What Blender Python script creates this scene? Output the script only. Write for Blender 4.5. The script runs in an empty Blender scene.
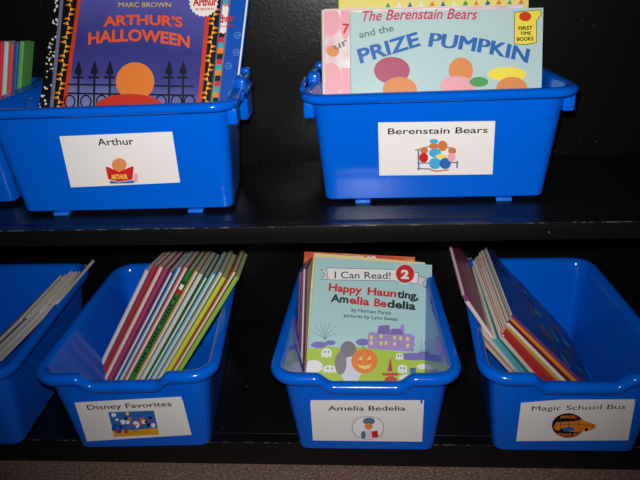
import bpy, math, random
from mathutils import Matrix, Vector
SC=bpy.context.scene; COL=SC.collection
ART={
'halloween':[["poly","black",[[0.00078,0.29068],[0.02147,0.29292],[0.01284,0.12254],[-0.00197,0.12075]]],
["poly","orangered",[[0.02006,0.29277],[0.02475,0.29327],[0.01809,0.12318],[0.01236,0.12249]]],
["poly","black",[[0.19926,0.31218],[0.21249,0.31361],[0.21538,0.14708],[0.20148,0.14539]]],
["poly","orangered",[[0.19378,0.31159],[0.20017,0.31228],[0.20288,0.14556],[0.19777,0.14494]]],
["poly","candyorange",[[0.01863,0.27998],[0.01083,0.28184],[0.01039,0.27682]]],
["poly","candyyellow",[[0.01281,0.28115],[0.01083,0.28184],[0.01039,0.27682],[0.01265,0.27797]]],
["poly","candyorange",[[0.00416,0.27251],[0.01142,0.27602],[0.01286,0.2712]]],
["poly","candyyellow",[[0.00963,0.27492],[0.01142,0.27602],[0.01286,0.2712],[0.01042,0.27184]]],
["poly","candyorange",[[0.21303,0.30122],[0.20541,0.30306],[0.20507,0.29812]]],
["poly","candyyellow",[[0.20734,0.30238],[0.20541,0.30306],[0.20507,0.29812],[0.20725,0.29925]]],
["poly","candyorange",[[0.19908,0.2939],[0.20609,0.29734],[0.20757,0.2926]]],
["poly","candyyellow",[[0.20436,0.29626],[0.20609,0.29734],[0.20757,0.2926],[0.20518,0.29323]]],
["poly","candyorange",[[0.0032,0.26606],[0.01047,0.26958],[0.01191,0.26476]]],
["poly","candyyellow",[[0.00867,0.26848],[0.01047,0.26958],[0.01191,0.26476],[0.00946,0.26539]]],
["poly","candyorange",[[0.01886,0.2619],[0.01106,0.26376],[0.01061,0.25872]]],
["poly","candyyellow",[[0.01303,0.26307],[0.01106,0.26376],[0.01061,0.25872],[0.01288,0.25988]]],
["poly","candyorange",[[0.19859,0.2876],[0.20561,0.29105],[0.20709,0.2863]]],
["poly","candyyellow",[[0.20388,0.28997],[0.20561,0.29105],[0.20709,0.2863],[0.2047,0.28693]]],
["poly","candyorange",[[0.21391,0.28348],[0.20628,0.28532],[0.20594,0.28037]]],
["poly","candyyellow",[[0.20821,0.28464],[0.20628,0.28532],[0.20594,0.28037],[0.20812,0.2815]]],
["poly","candyorange",[[0.01791,0.25545],[0.0101,0.2573],[0.00965,0.25226]]],
["poly","candyyellow",[[0.01208,0.25661],[0.0101,0.2573],[0.00965,0.25226],[0.01192,0.25342]]],
["poly","candyorange",[[0.0034,0.24792],[0.01069,0.25146],[0.01213,0.24662]]],
["poly","candyyellow",[[0.00889,0.25035],[0.01069,0.25146],[0.01213,0.24662],[0.00968,0.24726]]],
["poly","candyorange",[[0.21343,0.27717],[0.2058,0.27901],[0.20545,0.27405]]],
["poly","candyyellow",[[0.20773,0.27833],[0.2058,0.27901],[0.20545,0.27405],[0.20764,0.27519]]],
["poly","candyorange",[[0.19945,0.2698],[0.20647,0.27327],[0.20796,0.26851]]],
["poly","candyyellow",[[0.20475,0.27218],[0.20647,0.27327],[0.20796,0.26851],[0.20557,0.26914]]],
["poly","candyorange",[[0.00244,0.24145],[0.00973,0.24499],[0.01117,0.24015]]],
["poly","candyyellow",[[0.00793,0.24388],[0.00973,0.24499],[0.01117,0.24015],[0.00872,0.24078]]],
["poly","candyorange",[[0.01815,0.23729],[0.01032,0.23914],[0.00987,0.23408]]],
["poly","candyyellow",[[0.0123,0.23845],[0.01032,0.23914],[0.00987,0.23408],[0.01214,0.23525]]],
["poly","candyorange",[[0.19896,0.26347],[0.20599,0.26694],[0.20748,0.26218]]],
["poly","candyyellow",[[0.20426,0.26585],[0.20599,0.26694],[0.20748,0.26218],[0.20508,0.26281]]],
["poly","candyorange",[[0.21431,0.25936],[0.20667,0.26119],[0.20632,0.25621]]],
["poly","candyyellow",[[0.2086,0.26051],[0.20667,0.26119],[0.20632,0.25621],[0.20851,0.25736]]],
["poly","candyorange",[[0.01719,0.2308],[0.00936,0.23265],[0.00891,0.22759]]],
["poly","candyyellow",[[0.01134,0.23197],[0.00936,0.23265],[0.00891,0.22759],[0.01119,0.22876]]],
["poly","candyorange",[[0.00265,0.22322],[0.00995,0.22679],[0.0114,0.22193]]],
["poly","candyyellow",[[0.00815,0.22567],[0.00995,0.22679],[0.0114,0.22193],[0.00894,0.22257]]],
["poly","candyorange",[[0.21383,0.25302],[0.20618,0.25485],[0.20584,0.24987]]],
["poly","candyyellow",[[0.20812,0.25417],[0.20618,0.25485],[0.20584,0.24987],[0.20803,0.25102]]],
["poly","candyorange",[[0.19982,0.24559],[0.20686,0.24909],[0.20835,0.24431]]],
["poly","candyyellow",[[0.20513,0.24799],[0.20686,0.24909],[0.20835,0.24431],[0.20595,0.24493]]],
["poly","candyorange",[[0.00168,0.21671],[0.00899,0.22029],[0.01044,0.21542]]],
["poly","candyyellow",[[0.00719,0.21917],[0.00899,0.22029],[0.01044,0.21542],[0.00798,0.21606]]],
["poly","candyorange",[[0.01743,0.21256],[0.00958,0.21441],[0.00913,0.20933]]],
["poly","candyyellow",[[0.01156,0.21372],[0.00958,0.21441],[0.00913,0.20933],[0.01141,0.2105]]],
["poly","candyorange",[[0.19933,0.23923],[0.20638,0.24273],[0.20787,0.23795]]],
["poly","candyyellow",[[0.20464,0.24163],[0.20638,0.24273],[0.20787,0.23795],[0.20547,0.23858]]],
["poly","candyorange",[[0.21472,0.23513],[0.20705,0.23695],[0.20671,0.23196]]],
["poly","candyyellow",[[0.209,0.23628],[0.20705,0.23695],[0.20671,0.23196],[0.2089,0.23311]]],
["poly","candyorange",[[0.01647,0.20605],[0.00862,0.20789],[0.00817,0.2028]]],
["poly","candyyellow",[[0.0106,0.2072],[0.00862,0.20789],[0.00817,0.2028],[0.01045,0.20398]]],
["poly","candyorange",[[0.00189,0.19841],[0.00921,0.202],[0.01066,0.19712]]],
["poly","candyyellow",[[0.0074,0.20088],[0.00921,0.202],[0.01066,0.19712],[0.0082,0.19776]]],
["poly","candyorange",[[0.21424,0.22876],[0.20657,0.23059],[0.20622,0.22558]]],
["poly","candyyellow",[[0.20851,0.22991],[0.20657,0.23059],[0.20622,0.22558],[0.20842,0.22674]]],
["poly","candyorange",[[0.2002,0.22127],[0.20725,0.2248],[0.20874,0.22]]],
["poly","candyyellow",[[0.20551,0.22369],[0.20725,0.2248],[0.20874,0.22],[0.20634,0.22062]]],
["poly","candyorange",[[0.00092,0.19187],[0.00824,0.19547],[0.00969,0.19058]]],
["poly","candyyellow",[[0.00644,0.19434],[0.00824,0.19547],[0.00969,0.19058],[0.00723,0.19122]]],
["poly","candyorange",[[0.0167,0.18772],[0.00884,0.18957],[0.00839,0.18446]]],
["poly","candyyellow",[[0.01083,0.18888],[0.00884,0.18957],[0.00839,0.18446],[0.01067,0.18564]]],
["poly","candyorange",[[0.19971,0.21488],[0.20676,0.21841],[0.20826,0.21361]]],
["poly","candyyellow",[[0.20503,0.21731],[0.20676,0.21841],[0.20826,0.21361],[0.20585,0.21424]]],
["poly","candyorange",[[0.21512,0.21079],[0.20744,0.21261],[0.2071,0.20759]]],
["poly","candyyellow",[[0.20939,0.21193],[0.20744,0.21261],[0.2071,0.20759],[0.2093,0.20875]]],
["poly","candyorange",[[0.01574,0.18117],[0.00787,0.18302],[0.00742,0.1779]]],
["poly","candyyellow",[[0.00986,0.18233],[0.00787,0.18302],[0.00742,0.1779],[0.00971,0.17909]]],
["poly","candyorange",[[0.00113,0.17348],[0.00846,0.1771],[0.00992,0.1722]]],
["poly","candyyellow",[[0.00665,0.17597],[0.00846,0.1771],[0.00992,0.1722],[0.00745,0.17283]]],
["poly","candyorange",[[0.21464,0.20439],[0.20696,0.20621],[0.20661,0.20118]]],
["poly","candyyellow",[[0.20891,0.20553],[0.20696,0.20621],[0.20661,0.20118],[0.20881,0.20235]]],
["poly","candyorange",[[0.20057,0.19685],[0.20764,0.2004],[0.20914,0.19558]]],
["poly","candyyellow",[[0.2059,0.19929],[0.20764,0.2004],[0.20914,0.19558],[0.20673,0.19621]]],
["poly","candyorange",[[0.00016,0.1669],[0.0075,0.17053],[0.00895,0.16563]]],
["poly","candyyellow",[[0.00569,0.1694],[0.0075,0.17053],[0.00895,0.16563],[0.00648,0.16626]]],
["poly","candyorange",[[0.01597,0.16277],[0.00809,0.16461],[0.00764,0.15947]]],
["poly","candyyellow",[[0.01008,0.16392],[0.00809,0.16461],[0.00764,0.15947],[0.00993,0.16067]]],
["poly","candyorange",[[0.20008,0.19043],[0.20715,0.19399],[0.20865,0.18916]]],
["poly","candyyellow",[[0.20541,0.19287],[0.20715,0.19399],[0.20865,0.18916],[0.20624,0.18979]]],
["poly","candyorange",[[0.21553,0.18634],[0.20784,0.18816],[0.20749,0.18311]]],
["poly","candyyellow",[[0.20979,0.18748],[0.20784,0.18816],[0.20749,0.18311],[0.20969,0.18428]]],
["poly","candyorange",[[0.01501,0.15619],[0.00712,0.15802],[0.00667,0.15288]]],
["poly","candyyellow",[[0.00912,0.15734],[0.00712,0.15802],[0.00667,0.15288],[0.00896,0.15408]]],
["poly","candyorange",[[0.00036,0.14843],[0.00772,0.15208],[0.00917,0.14716]]],
["poly","candyyellow",[[0.0059,0.15094],[0.00772,0.15208],[0.00917,0.14716],[0.0067,0.1478]]],
["poly","candyorange",[[0.21505,0.17991],[0.20735,0.18173],[0.207,0.17668]]],
["poly","candyyellow",[[0.2093,0.18105],[0.20735,0.18173],[0.207,0.17668],[0.20921,0.17785]]],
["poly","candyorange",[[0.20095,0.17231],[0.20803,0.17589],[0.20953,0.17105]]],
["poly","candyyellow",[[0.20629,0.17477],[0.20803,0.17589],[0.20953,0.17105],[0.20712,0.17168]]],
["poly","candyorange",[[-0.00061,0.14183],[0.00675,0.14549],[0.0082,0.14056]]],
["poly","candyyellow",[[0.00493,0.14434],[0.00675,0.14549],[0.0082,0.14056],[0.00573,0.14119]]],
["poly","candyorange",[[0.01524,0.1377],[0.00734,0.13953],[0.00689,0.13437]]],
["poly","candyyellow",[[0.00934,0.13884],[0.00734,0.13953],[0.00689,0.13437],[0.00918,0.13558]]],
["poly","candyorange",[[0.20046,0.16586],[0.20754,0.16945],[0.20905,0.16461]]],
["poly","candyyellow",[[0.2058,0.16833],[0.20754,0.16945],[0.20905,0.16461],[0.20663,0.16523]]],
["poly","candyorange",[[0.21594,0.16178],[0.20823,0.1636],[0.20788,0.15853]]],
["poly","candyyellow",[[0.21018,0.16292],[0.20823,0.1636],[0.20788,0.15853],[0.21009,0.15971]]],
["poly","candyorange",[[0.01428,0.13108],[0.00637,0.13292],[0.00592,0.12775]]],
["poly","candyyellow",[[0.00837,0.13223],[0.00637,0.13292],[0.00592,0.12775],[0.00821,0.12896]]],
["poly","candyorange",[[-0.00041,0.12327],[0.00696,0.12695],[0.00842,0.12201]]],
["poly","candyyellow",[[0.00514,0.1258],[0.00696,0.12695],[0.00842,0.12201],[0.00594,0.12264]]],
["poly","candyorange",[[0.21546,0.15532],[0.20774,0.15714],[0.20739,0.15206]]],
["poly","candyyellow",[[0.2097,0.15646],[0.20774,0.15714],[0.20739,0.15206],[0.2096,0.15325]]],
["poly","candyorange",[[0.20133,0.14767],[0.20843,0.15127],[0.20993,0.14642]]],
["poly","candyyellow",[[0.20668,0.15015],[0.20843,0.15127],[0.20993,0.14642],[0.20751,0.14704]]],
["text","gold","MARC BROWN",[0.07723,0.27107],[0.14777,0.27886],0.00626,0.01,0.0,0],
["text","orangetitle","ARTHUR'S",[0.0593,0.24373],[0.16638,0.25487],0.01256,0.03,0.00289,0],
["text","orangetitle","HALLOWEEN",[0.04105,0.218],[0.17867,0.2292],0.01487,0.03,0.0066,0],
["line","fence",[[0.01802,0.16209],[0.10691,0.17121],[0.19,0.17968]],0.00206],
["line","fence",[[0.01922,0.15021],[0.10819,0.15943],[0.19135,0.16797]],0.00206],
["line","fence",[[0.03618,0.12537],[0.03163,0.17935]],0.00248],
["poly","fence",[[0.02548,0.17863],[0.03044,0.19574],[0.03684,0.17996],[0.0321,0.17481]]],
["line","fence",[[0.0247,0.17209],[0.03797,0.17365]],0.00248],
["line","fence",[[0.05802,0.12802],[0.05338,0.1819]],0.00248],
["poly","fence",[[0.04724,0.18118],[0.05216,0.19826],[0.05857,0.1825],[0.05385,0.17736]]],
["line","fence",[[0.04648,0.17465],[0.05971,0.17621]],0.00248],
["line","fence",[[0.07932,0.1306],[0.07459,0.18438]],0.00248],
["poly","fence",[[0.06847,0.18366],[0.07333,0.20071],[0.07976,0.18498],[0.07506,0.17985]]],
["line","fence",[[0.06772,0.17715],[0.0809,0.1787]],0.00248],
["line","fence",[[0.16008,0.14038],[0.15501,0.19379]],0.00248],
["poly","fence",[[0.14897,0.19308],[0.15366,0.21],[0.16012,0.19438],[0.15552,0.18929]]],
["line","fence",[[0.14828,0.18661],[0.1613,0.18814]],0.00248],
["line","fence",[[0.17919,0.14269],[0.17404,0.19601]],0.00248],
["poly","fence",[[0.16801,0.19531],[0.17266,0.2122],[0.17913,0.19661],[0.17455,0.19152]]],
["line","fence",[[0.16733,0.18885],[0.18032,0.19038]],0.00248],
["line","fence",[[0.03032,0.14043],[0.03009,0.13721],[0.02882,0.13435],[0.02669,0.13229],[0.02402,0.13133],[0.02122,0.13163],[0.01872,0.13314],[0.0169,0.13563],[0.01604,0.13872],[0.01627,0.14194],[0.01755,0.1448],[0.01968,0.14686],[0.02235,0.14781],[0.02514,0.14751],[0.02764,0.146],[0.02945,0.14352],[0.03032,0.14043]],0.00165],
["line","fence",[[0.05262,0.14311],[0.0524,0.13989],[0.05114,0.13704],[0.04901,0.13498],[0.04636,0.13402],[0.04357,0.13432],[0.04107,0.13583],[0.03926,0.13831],[0.03839,0.1414],[0.03861,0.14461],[0.03988,0.14746],[0.04201,0.14952],[0.04466,0.15047],[0.04745,0.15017],[0.04994,0.14867],[0.05175,0.14619],[0.05262,0.14311]],0.00165],
["line","fence",[[0.07437,0.14571],[0.07416,0.14251],[0.07291,0.13966],[0.0708,0.1376],[0.06815,0.13665],[0.06537,0.13695],[0.06288,0.13845],[0.06106,0.14093],[0.06019,0.14401],[0.06041,0.14722],[0.06167,0.15007],[0.06378,0.15212],[0.06643,0.15307],[0.0692,0.15277],[0.07169,0.15127],[0.0735,0.14879],[0.07437,0.14571]],0.00165],
["line","fence",[[0.09511,0.1482],[0.09491,0.145],[0.09367,0.14216],[0.09156,0.1401],[0.08892,0.13915],[0.08615,0.13945],[0.08367,0.14095],[0.08185,0.14343],[0.08098,0.14651],[0.08119,0.14971],[0.08244,0.15255],[0.08454,0.1546],[0.08718,0.15554],[0.08995,0.15524],[0.09243,0.15374],[0.09424,0.15127],[0.09511,0.1482]],0.00165],
["line","fence",[[0.15508,0.15539],[0.1549,0.15221],[0.15368,0.14938],[0.15161,0.14734],[0.14899,0.1464],[0.14624,0.14669],[0.14377,0.14819],[0.14196,0.15066],[0.14108,0.15371],[0.14126,0.1569],[0.14249,0.15973],[0.14456,0.16176],[0.14717,0.1627],[0.14992,0.1624],[0.15239,0.16091],[0.1542,0.15845],[0.15508,0.15539]],0.00165],
["line","fence",[[0.17604,0.15791],[0.17586,0.15473],[0.17465,0.15191],[0.17259,0.14987],[0.16998,0.14893],[0.16724,0.14922],[0.16477,0.15072],[0.16296,0.15318],[0.16207,0.15623],[0.16226,0.15941],[0.16347,0.16223],[0.16554,0.16427],[0.16814,0.1652],[0.17088,0.1649],[0.17334,0.16341],[0.17515,0.16096],[0.17604,0.15791]],0.00165],
["line","fence",[[0.19368,0.16002],[0.19351,0.15685],[0.1923,0.15403],[0.19025,0.152],[0.18765,0.15106],[0.18492,0.15136],[0.18245,0.15285],[0.18064,0.1553],[0.17975,0.15835],[0.17993,0.16153],[0.18114,0.16434],[0.18319,0.16637],[0.18579,0.16731],[0.18852,0.16701],[0.19098,0.16552],[0.19279,0.16307],[0.19368,0.16002]],0.00165],
["poly","orangeface",[[0.1363,0.17972],[0.13613,0.17307],[0.1342,0.16666],[0.13062,0.16091],[0.12563,0.15623],[0.11958,0.15293],[0.11288,0.15125],[0.10598,0.1513],[0.09935,0.15309],[0.09347,0.15648],[0.08872,0.16125],[0.08543,0.16707],[0.08383,0.17354],[0.08403,0.18021],[0.08601,0.18663],[0.08962,0.19236],[0.09463,0.19701],[0.10068,0.20027],[0.10737,0.20191],[0.11424,0.20184],[0.12082,0.20005],[0.12667,0.19668],[0.1314,0.19194],[0.13468,0.18616]]],
["poly","redcloth",[[0.1531,0.14781],[0.15258,0.14434],[0.15028,0.14078],[0.14629,0.13728],[0.14076,0.13395],[0.1339,0.13094],[0.12597,0.12835],[0.11726,0.12629],[0.10812,0.12484],[0.09889,0.12406],[0.08994,0.12397],[0.0816,0.12458],[0.07421,0.12587],[0.06805,0.12779],[0.06336,0.13027],[0.06032,0.1332],[0.05906,0.13648],[0.05962,0.13998],[0.06197,0.14355],[0.06603,0.14707],[0.07163,0.1504],[0.07855,0.15341],[0.08653,0.15598],[0.09525,0.15801],[0.10438,0.15944],[0.11357,0.1602],[0.12247,0.16026],[0.13074,0.15964],[0.13806,0.15834],[0.14416,0.15643],[0.14881,0.15397],[0.15182,0.15106]]],
["poly","cream",[[0.20846,0.29181],[0.21055,0.28931],[0.20831,0.28693],[0.20958,0.28396],[0.20674,0.28228],[0.20709,0.27908],[0.20387,0.27824],[0.20327,0.27507],[0.19994,0.27514],[0.19843,0.27226],[0.19525,0.27323],[0.19297,0.27087],[0.1902,0.27266],[0.18731,0.27102],[0.18518,0.2735],[0.18194,0.2727],[0.18062,0.27566],[0.17728,0.27577],[0.17688,0.27897],[0.17371,0.27999],[0.17427,0.28317],[0.17153,0.28501],[0.17299,0.28791],[0.17091,0.29042],[0.17316,0.2928],[0.17189,0.29577],[0.17475,0.29745],[0.17441,0.30064],[0.17764,0.30148],[0.17824,0.30463],[0.18158,0.30456],[0.18309,0.30743],[0.18626,0.30646],[0.18854,0.30879],[0.19131,0.307],[0.19418,0.30863],[0.1963,0.30616],[0.19953,0.30695],[0.20084,0.30401],[0.20417,0.30389],[0.20457,0.30071],[0.20772,0.29969],[0.20718,0.29653],[0.20991,0.2947]]],
["text","redink","Arthur",[0.17704,0.28388],[0.20902,0.2883],0.00977,0.04,0.0,0],
["text","redink","BY BROWN",[0.18143,0.2781],[0.20517,0.28162],0.00311,0.02,0.0,0]],
'greenborder':[["poly","greenstrip",[[0.20489,0.31544],[0.21317,0.31633],[0.2222,0.14897],[0.21146,0.14767]]],
["poly","candyred",[[0.21234,0.30727],[0.2197,0.30807],[0.21963,0.30088],[0.21226,0.30007]]],
["poly","teal",[[0.21248,0.30009],[0.21985,0.3009],[0.21977,0.2937],[0.2124,0.29289]]],
["poly","candyorange",[[0.21262,0.29291],[0.22,0.29372],[0.21992,0.28651],[0.21254,0.28569]]],
["poly","black",[[0.21277,0.28572],[0.22014,0.28653],[0.22007,0.27931],[0.21269,0.27849]]],
["poly","candyred",[[0.21291,0.27851],[0.22029,0.27934],[0.22022,0.2721],[0.21283,0.27128]]],
["poly","teal",[[0.21305,0.2713],[0.22044,0.27213],[0.22037,0.26489],[0.21297,0.26406]]],
["poly","candyorange",[[0.2132,0.26408],[0.22059,0.26491],[0.22051,0.25766],[0.21312,0.25682]]],
["poly","black",[[0.21334,0.25685],[0.22074,0.25768],[0.22066,0.25042],[0.21326,0.24958]]],
["poly","candyred",[[0.21348,0.24961],[0.22088,0.25045],[0.22081,0.24318],[0.2134,0.24233]]],
["poly","teal",[[0.21363,0.24236],[0.22103,0.2432],[0.22096,0.23592],[0.21355,0.23507]]],
["poly","candyorange",[[0.21377,0.2351],[0.22118,0.23595],[0.22111,0.22866],[0.21369,0.22781]]],
["poly","black",[[0.21392,0.22783],[0.22133,0.22868],[0.22126,0.22138],[0.21384,0.22053]]],
["poly","candyred",[[0.21406,0.22055],[0.22148,0.22141],[0.22141,0.2141],[0.21398,0.21324]]],
["poly","teal",[[0.21421,0.21326],[0.22163,0.21413],[0.22156,0.20681],[0.21413,0.20594]]],
["poly","candyorange",[[0.21435,0.20597],[0.22178,0.20683],[0.22171,0.1995],[0.21427,0.19863]]],
["poly","black",[[0.2145,0.19866],[0.22193,0.19953],[0.22186,0.19219],[0.21442,0.19132]]],
["poly","candyred",[[0.21464,0.19134],[0.22208,0.19222],[0.22201,0.18487],[0.21456,0.18399]]],
["poly","teal",[[0.21479,0.18402],[0.22223,0.1849],[0.22216,0.17754],[0.21471,0.17665]]],
["poly","candyorange",[[0.21493,0.17668],[0.22238,0.17757],[0.22231,0.1702],[0.21485,0.16931]]],
["poly","black",[[0.21508,0.16933],[0.22253,0.17022],[0.22246,0.16285],[0.215,0.16195]]],
["poly","candyred",[[0.21522,0.16198],[0.22268,0.16287],[0.22261,0.15548],[0.21515,0.15458]]],
["poly","teal",[[0.21537,0.15461],[0.22284,0.15551],[0.22276,0.14811],[0.21529,0.14721]]],
["poly","cream",[[0.23388,0.27498],[0.23594,0.27252],[0.23374,0.27016],[0.235,0.26723],[0.23221,0.26557],[0.23256,0.26241],[0.22939,0.26157],[0.22881,0.25845],[0.22553,0.2585],[0.22405,0.25566],[0.22092,0.25661],[0.21868,0.25428],[0.21595,0.25605],[0.21311,0.25442],[0.21101,0.25687],[0.20782,0.25608],[0.20651,0.259],[0.20322,0.25911],[0.20282,0.26227],[0.1997,0.26327],[0.20024,0.26641],[0.19754,0.26822],[0.19897,0.27109],[0.19692,0.27356],[0.19913,0.27592],[0.19787,0.27885],[0.20068,0.28051],[0.20034,0.28367],[0.20351,0.2845],[0.2041,0.28761],[0.20739,0.28755],[0.20886,0.29038],[0.21199,0.28942],[0.21423,0.29174],[0.21695,0.28997],[0.21977,0.29158],[0.22187,0.28915],[0.22504,0.28993],[0.22635,0.28703],[0.22962,0.28691],[0.23002,0.28377],[0.23313,0.28277],[0.2326,0.27964],[0.23529,0.27784]]],
["text","redink","thur",[0.21138,0.2684],[0.23147,0.27246],0.00988,0.04,0.0,0],
["text","redink","Stories",[0.21305,0.26225],[0.23049,0.26512],0.00314,0.02,0.0,0]],
'bluedots':[["line","paleblue",[[0.23956,0.25824],[0.23924,0.25615],[0.23789,0.25449],[0.23586,0.25371],[0.2337,0.25402],[0.23199,0.25533],[0.23118,0.2573],[0.2315,0.25939],[0.23285,0.26105],[0.23488,0.26183],[0.23704,0.26152],[0.23875,0.26021],[0.23956,0.25824]],0.00091],
["line","paleblue",[[0.23367,0.25621],[0.2366,0.25928],[0.23781,0.25713]],0.00083],
["line","paleblue",[[0.23186,0.21607],[0.23154,0.21396],[0.23018,0.21229],[0.22814,0.21149],[0.22597,0.2118],[0.22425,0.21311],[0.22344,0.21509],[0.22376,0.21721],[0.22513,0.21888],[0.22717,0.21967],[0.22934,0.21937],[0.23105,0.21805],[0.23186,0.21607]],0.00091],
["line","paleblue",[[0.22595,0.214],[0.22889,0.21711],[0.2301,0.21495]],0.00083],
["line","paleblue",[[0.24042,0.23545],[0.2401,0.23335],[0.23875,0.23168],[0.23671,0.23089],[0.23455,0.2312],[0.23283,0.23251],[0.23203,0.23449],[0.23234,0.23659],[0.2337,0.23825],[0.23573,0.23904],[0.2379,0.23874],[0.23961,0.23742],[0.24042,0.23545]],0.00091],
["line","paleblue",[[0.23452,0.2334],[0.23746,0.23649],[0.23866,0.23433]],0.00083],
["line","paleblue",[[0.24102,0.17926],[0.2407,0.17714],[0.23934,0.17545],[0.23729,0.17465],[0.23512,0.17495],[0.23339,0.17627],[0.23258,0.17826],[0.2329,0.18038],[0.23427,0.18207],[0.23631,0.18287],[0.23848,0.18257],[0.24021,0.18125],[0.24102,0.17926]],0.00091],
["line","paleblue",[[0.23509,0.17717],[0.23804,0.1803],[0.23925,0.17813]],0.00083],
["line","paleblue",[[0.24601,0.19697],[0.24569,0.19486],[0.24433,0.19317],[0.24229,0.19238],[0.24012,0.19268],[0.2384,0.194],[0.23759,0.19598],[0.23791,0.1981],[0.23927,0.19978],[0.24131,0.20058],[0.24348,0.20027],[0.2452,0.19896],[0.24601,0.19697]],0.00091],
["line","paleblue",[[0.24009,0.19489],[0.24304,0.19801],[0.24425,0.19584]],0.00083]],
'pumpkin':[["text","pinkred","The Berenstain Bears",[0.0134,0.22222],[0.16073,0.22147],0.01295,0.012,0.00173,0.25],
["text","greygreen","and the",[0.01236,0.20152],[0.05667,0.20954],0.00855,0.02,0.0,0],
["text","titleblue","PRIZE",[0.01311,0.16976],[0.09071,0.19078],0.01763,0.03,0.0,0],
["text","titleblue","PUMPKIN",[0.09989,0.18878],[0.2269,0.16543],0.01797,0.04,0.00345,0],
["poly","yellow",[[0.20898,0.22922],[0.22876,0.23051],[0.24086,0.23155],[0.24278,0.22575],[0.23666,0.21792],[0.23767,0.19119],[0.22508,0.18878],[0.20968,0.19001]]],
["line","inkblack",[[0.20898,0.22922],[0.22876,0.23051],[0.24086,0.23155],[0.24278,0.22575],[0.23666,0.21792],[0.23767,0.19119],[0.22508,0.18878],[0.20968,0.19001],[0.20898,0.22922]],0.00065],
["poly","orangered",[[0.23025,0.22339],[0.23002,0.22191],[0.22928,0.22053],[0.22809,0.21937],[0.22652,0.21849],[0.22469,0.21795],[0.22271,0.2178],[0.22072,0.21804],[0.21887,0.21866],[0.21726,0.21962],[0.21602,0.22084],[0.21523,0.22225],[0.21494,0.22375],[0.21517,0.22524],[0.21591,0.22661],[0.21711,0.22778],[0.21868,0.22866],[0.22051,0.22919],[0.22249,0.22934],[0.22447,0.22909],[0.22633,0.22847],[0.22793,0.22752],[0.22917,0.2263],[0.22996,0.22489]]],
["text","inkblack","FIRST",[0.21435,0.20687],[0.23238,0.20735],0.00446,0.03,0.0,0],
["text","inkblack","TIME",[0.21627,0.20059],[0.23071,0.20071],0.00446,0.03,0.0,0],
["text","inkblack","BOOKS",[0.21279,0.19352],[0.23356,0.19396],0.00447,0.03,0.0,0],
["poly","mauve",[[0.07699,0.15939],[0.07621,0.15493],[0.07391,0.1508],[0.07024,0.14729],[0.06545,0.14462],[0.05987,0.14299],[0.05387,0.14252],[0.04787,0.14322],[0.04227,0.14506],[0.03747,0.14791],[0.03379,0.15157],[0.03149,0.1558],[0.03071,0.1603],[0.03152,0.16476],[0.03385,0.16889],[0.03754,0.17239],[0.04233,0.17503],[0.04791,0.17664],[0.05389,0.1771],[0.05987,0.17639],[0.06543,0.17455],[0.07021,0.17172],[0.07388,0.16808],[0.07619,0.16387]]],
["poly","tan",[[0.08629,0.1346],[0.08555,0.13036],[0.08334,0.12642],[0.07982,0.12307],[0.07521,0.12053],[0.06985,0.11897],[0.06408,0.11851],[0.05831,0.11917],[0.05292,0.12092],[0.0483,0.12363],[0.04476,0.12711],[0.04254,0.13114],[0.04179,0.13542],[0.04256,0.13967],[0.04479,0.1436],[0.04834,0.14694],[0.05295,0.14946],[0.05831,0.151],[0.06406,0.15145],[0.06981,0.15078],[0.07516,0.14904],[0.07976,0.14634],[0.0833,0.14288],[0.08552,0.13887]]],
["poly","tan",[[0.15785,0.15779],[0.15737,0.15358],[0.15586,0.14968],[0.15342,0.14634],[0.15022,0.14381],[0.14648,0.14224],[0.14244,0.14176],[0.1384,0.1424],[0.13462,0.1441],[0.13136,0.14676],[0.12885,0.1502],[0.12726,0.15417],[0.12669,0.15841],[0.12719,0.16262],[0.12872,0.16651],[0.13117,0.16983],[0.13437,0.17235],[0.13811,0.1739],[0.14213,0.17437],[0.14615,0.17373],[0.14992,0.17203],[0.15316,0.16939],[0.15567,0.16597],[0.15727,0.16201]]],
["poly","pink",[[0.16082,0.13869],[0.16007,0.13565],[0.15782,0.13284],[0.1542,0.13045],[0.14946,0.12865],[0.14394,0.12757],[0.13799,0.12727],[0.13203,0.12778],[0.12647,0.12907],[0.12168,0.13104],[0.118,0.13357],[0.11568,0.13647],[0.11488,0.13955],[0.11564,0.1426],[0.11792,0.14541],[0.12156,0.14779],[0.12631,0.14957],[0.13183,0.15065],[0.13777,0.15093],[0.14371,0.15042],[0.14925,0.14913],[0.15401,0.14717],[0.15768,0.14465],[0.16,0.14176]]],
["poly","yellow",[[0.22535,0.15195],[0.22456,0.14963],[0.22216,0.1475],[0.21829,0.1457],[0.21323,0.14436],[0.20732,0.14357],[0.20095,0.14338],[0.19458,0.14381],[0.18862,0.14483],[0.18349,0.14636],[0.17955,0.14832],[0.17705,0.15055],[0.17618,0.15291],[0.17699,0.15523],[0.17942,0.15736],[0.18331,0.15916],[0.18838,0.16049],[0.1943,0.16127],[0.20065,0.16145],[0.20701,0.16102],[0.21295,0.16],[0.21805,0.15847],[0.22198,0.15652],[0.22447,0.1543]]],
["poly","tan",[[0.22753,0.13382],[0.22692,0.13008],[0.22499,0.12662],[0.22186,0.12366],[0.21775,0.12142],[0.21294,0.12006],[0.20775,0.11965],[0.20253,0.12024],[0.19766,0.12178],[0.19346,0.12417],[0.19021,0.12724],[0.18815,0.13079],[0.18741,0.13456],[0.18803,0.13831],[0.18999,0.14177],[0.19313,0.14472],[0.19725,0.14694],[0.20206,0.14829],[0.20724,0.14869],[0.21243,0.14809],[0.21728,0.14656],[0.22147,0.14418],[0.22471,0.14112],[0.22677,0.13759]]],
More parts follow.
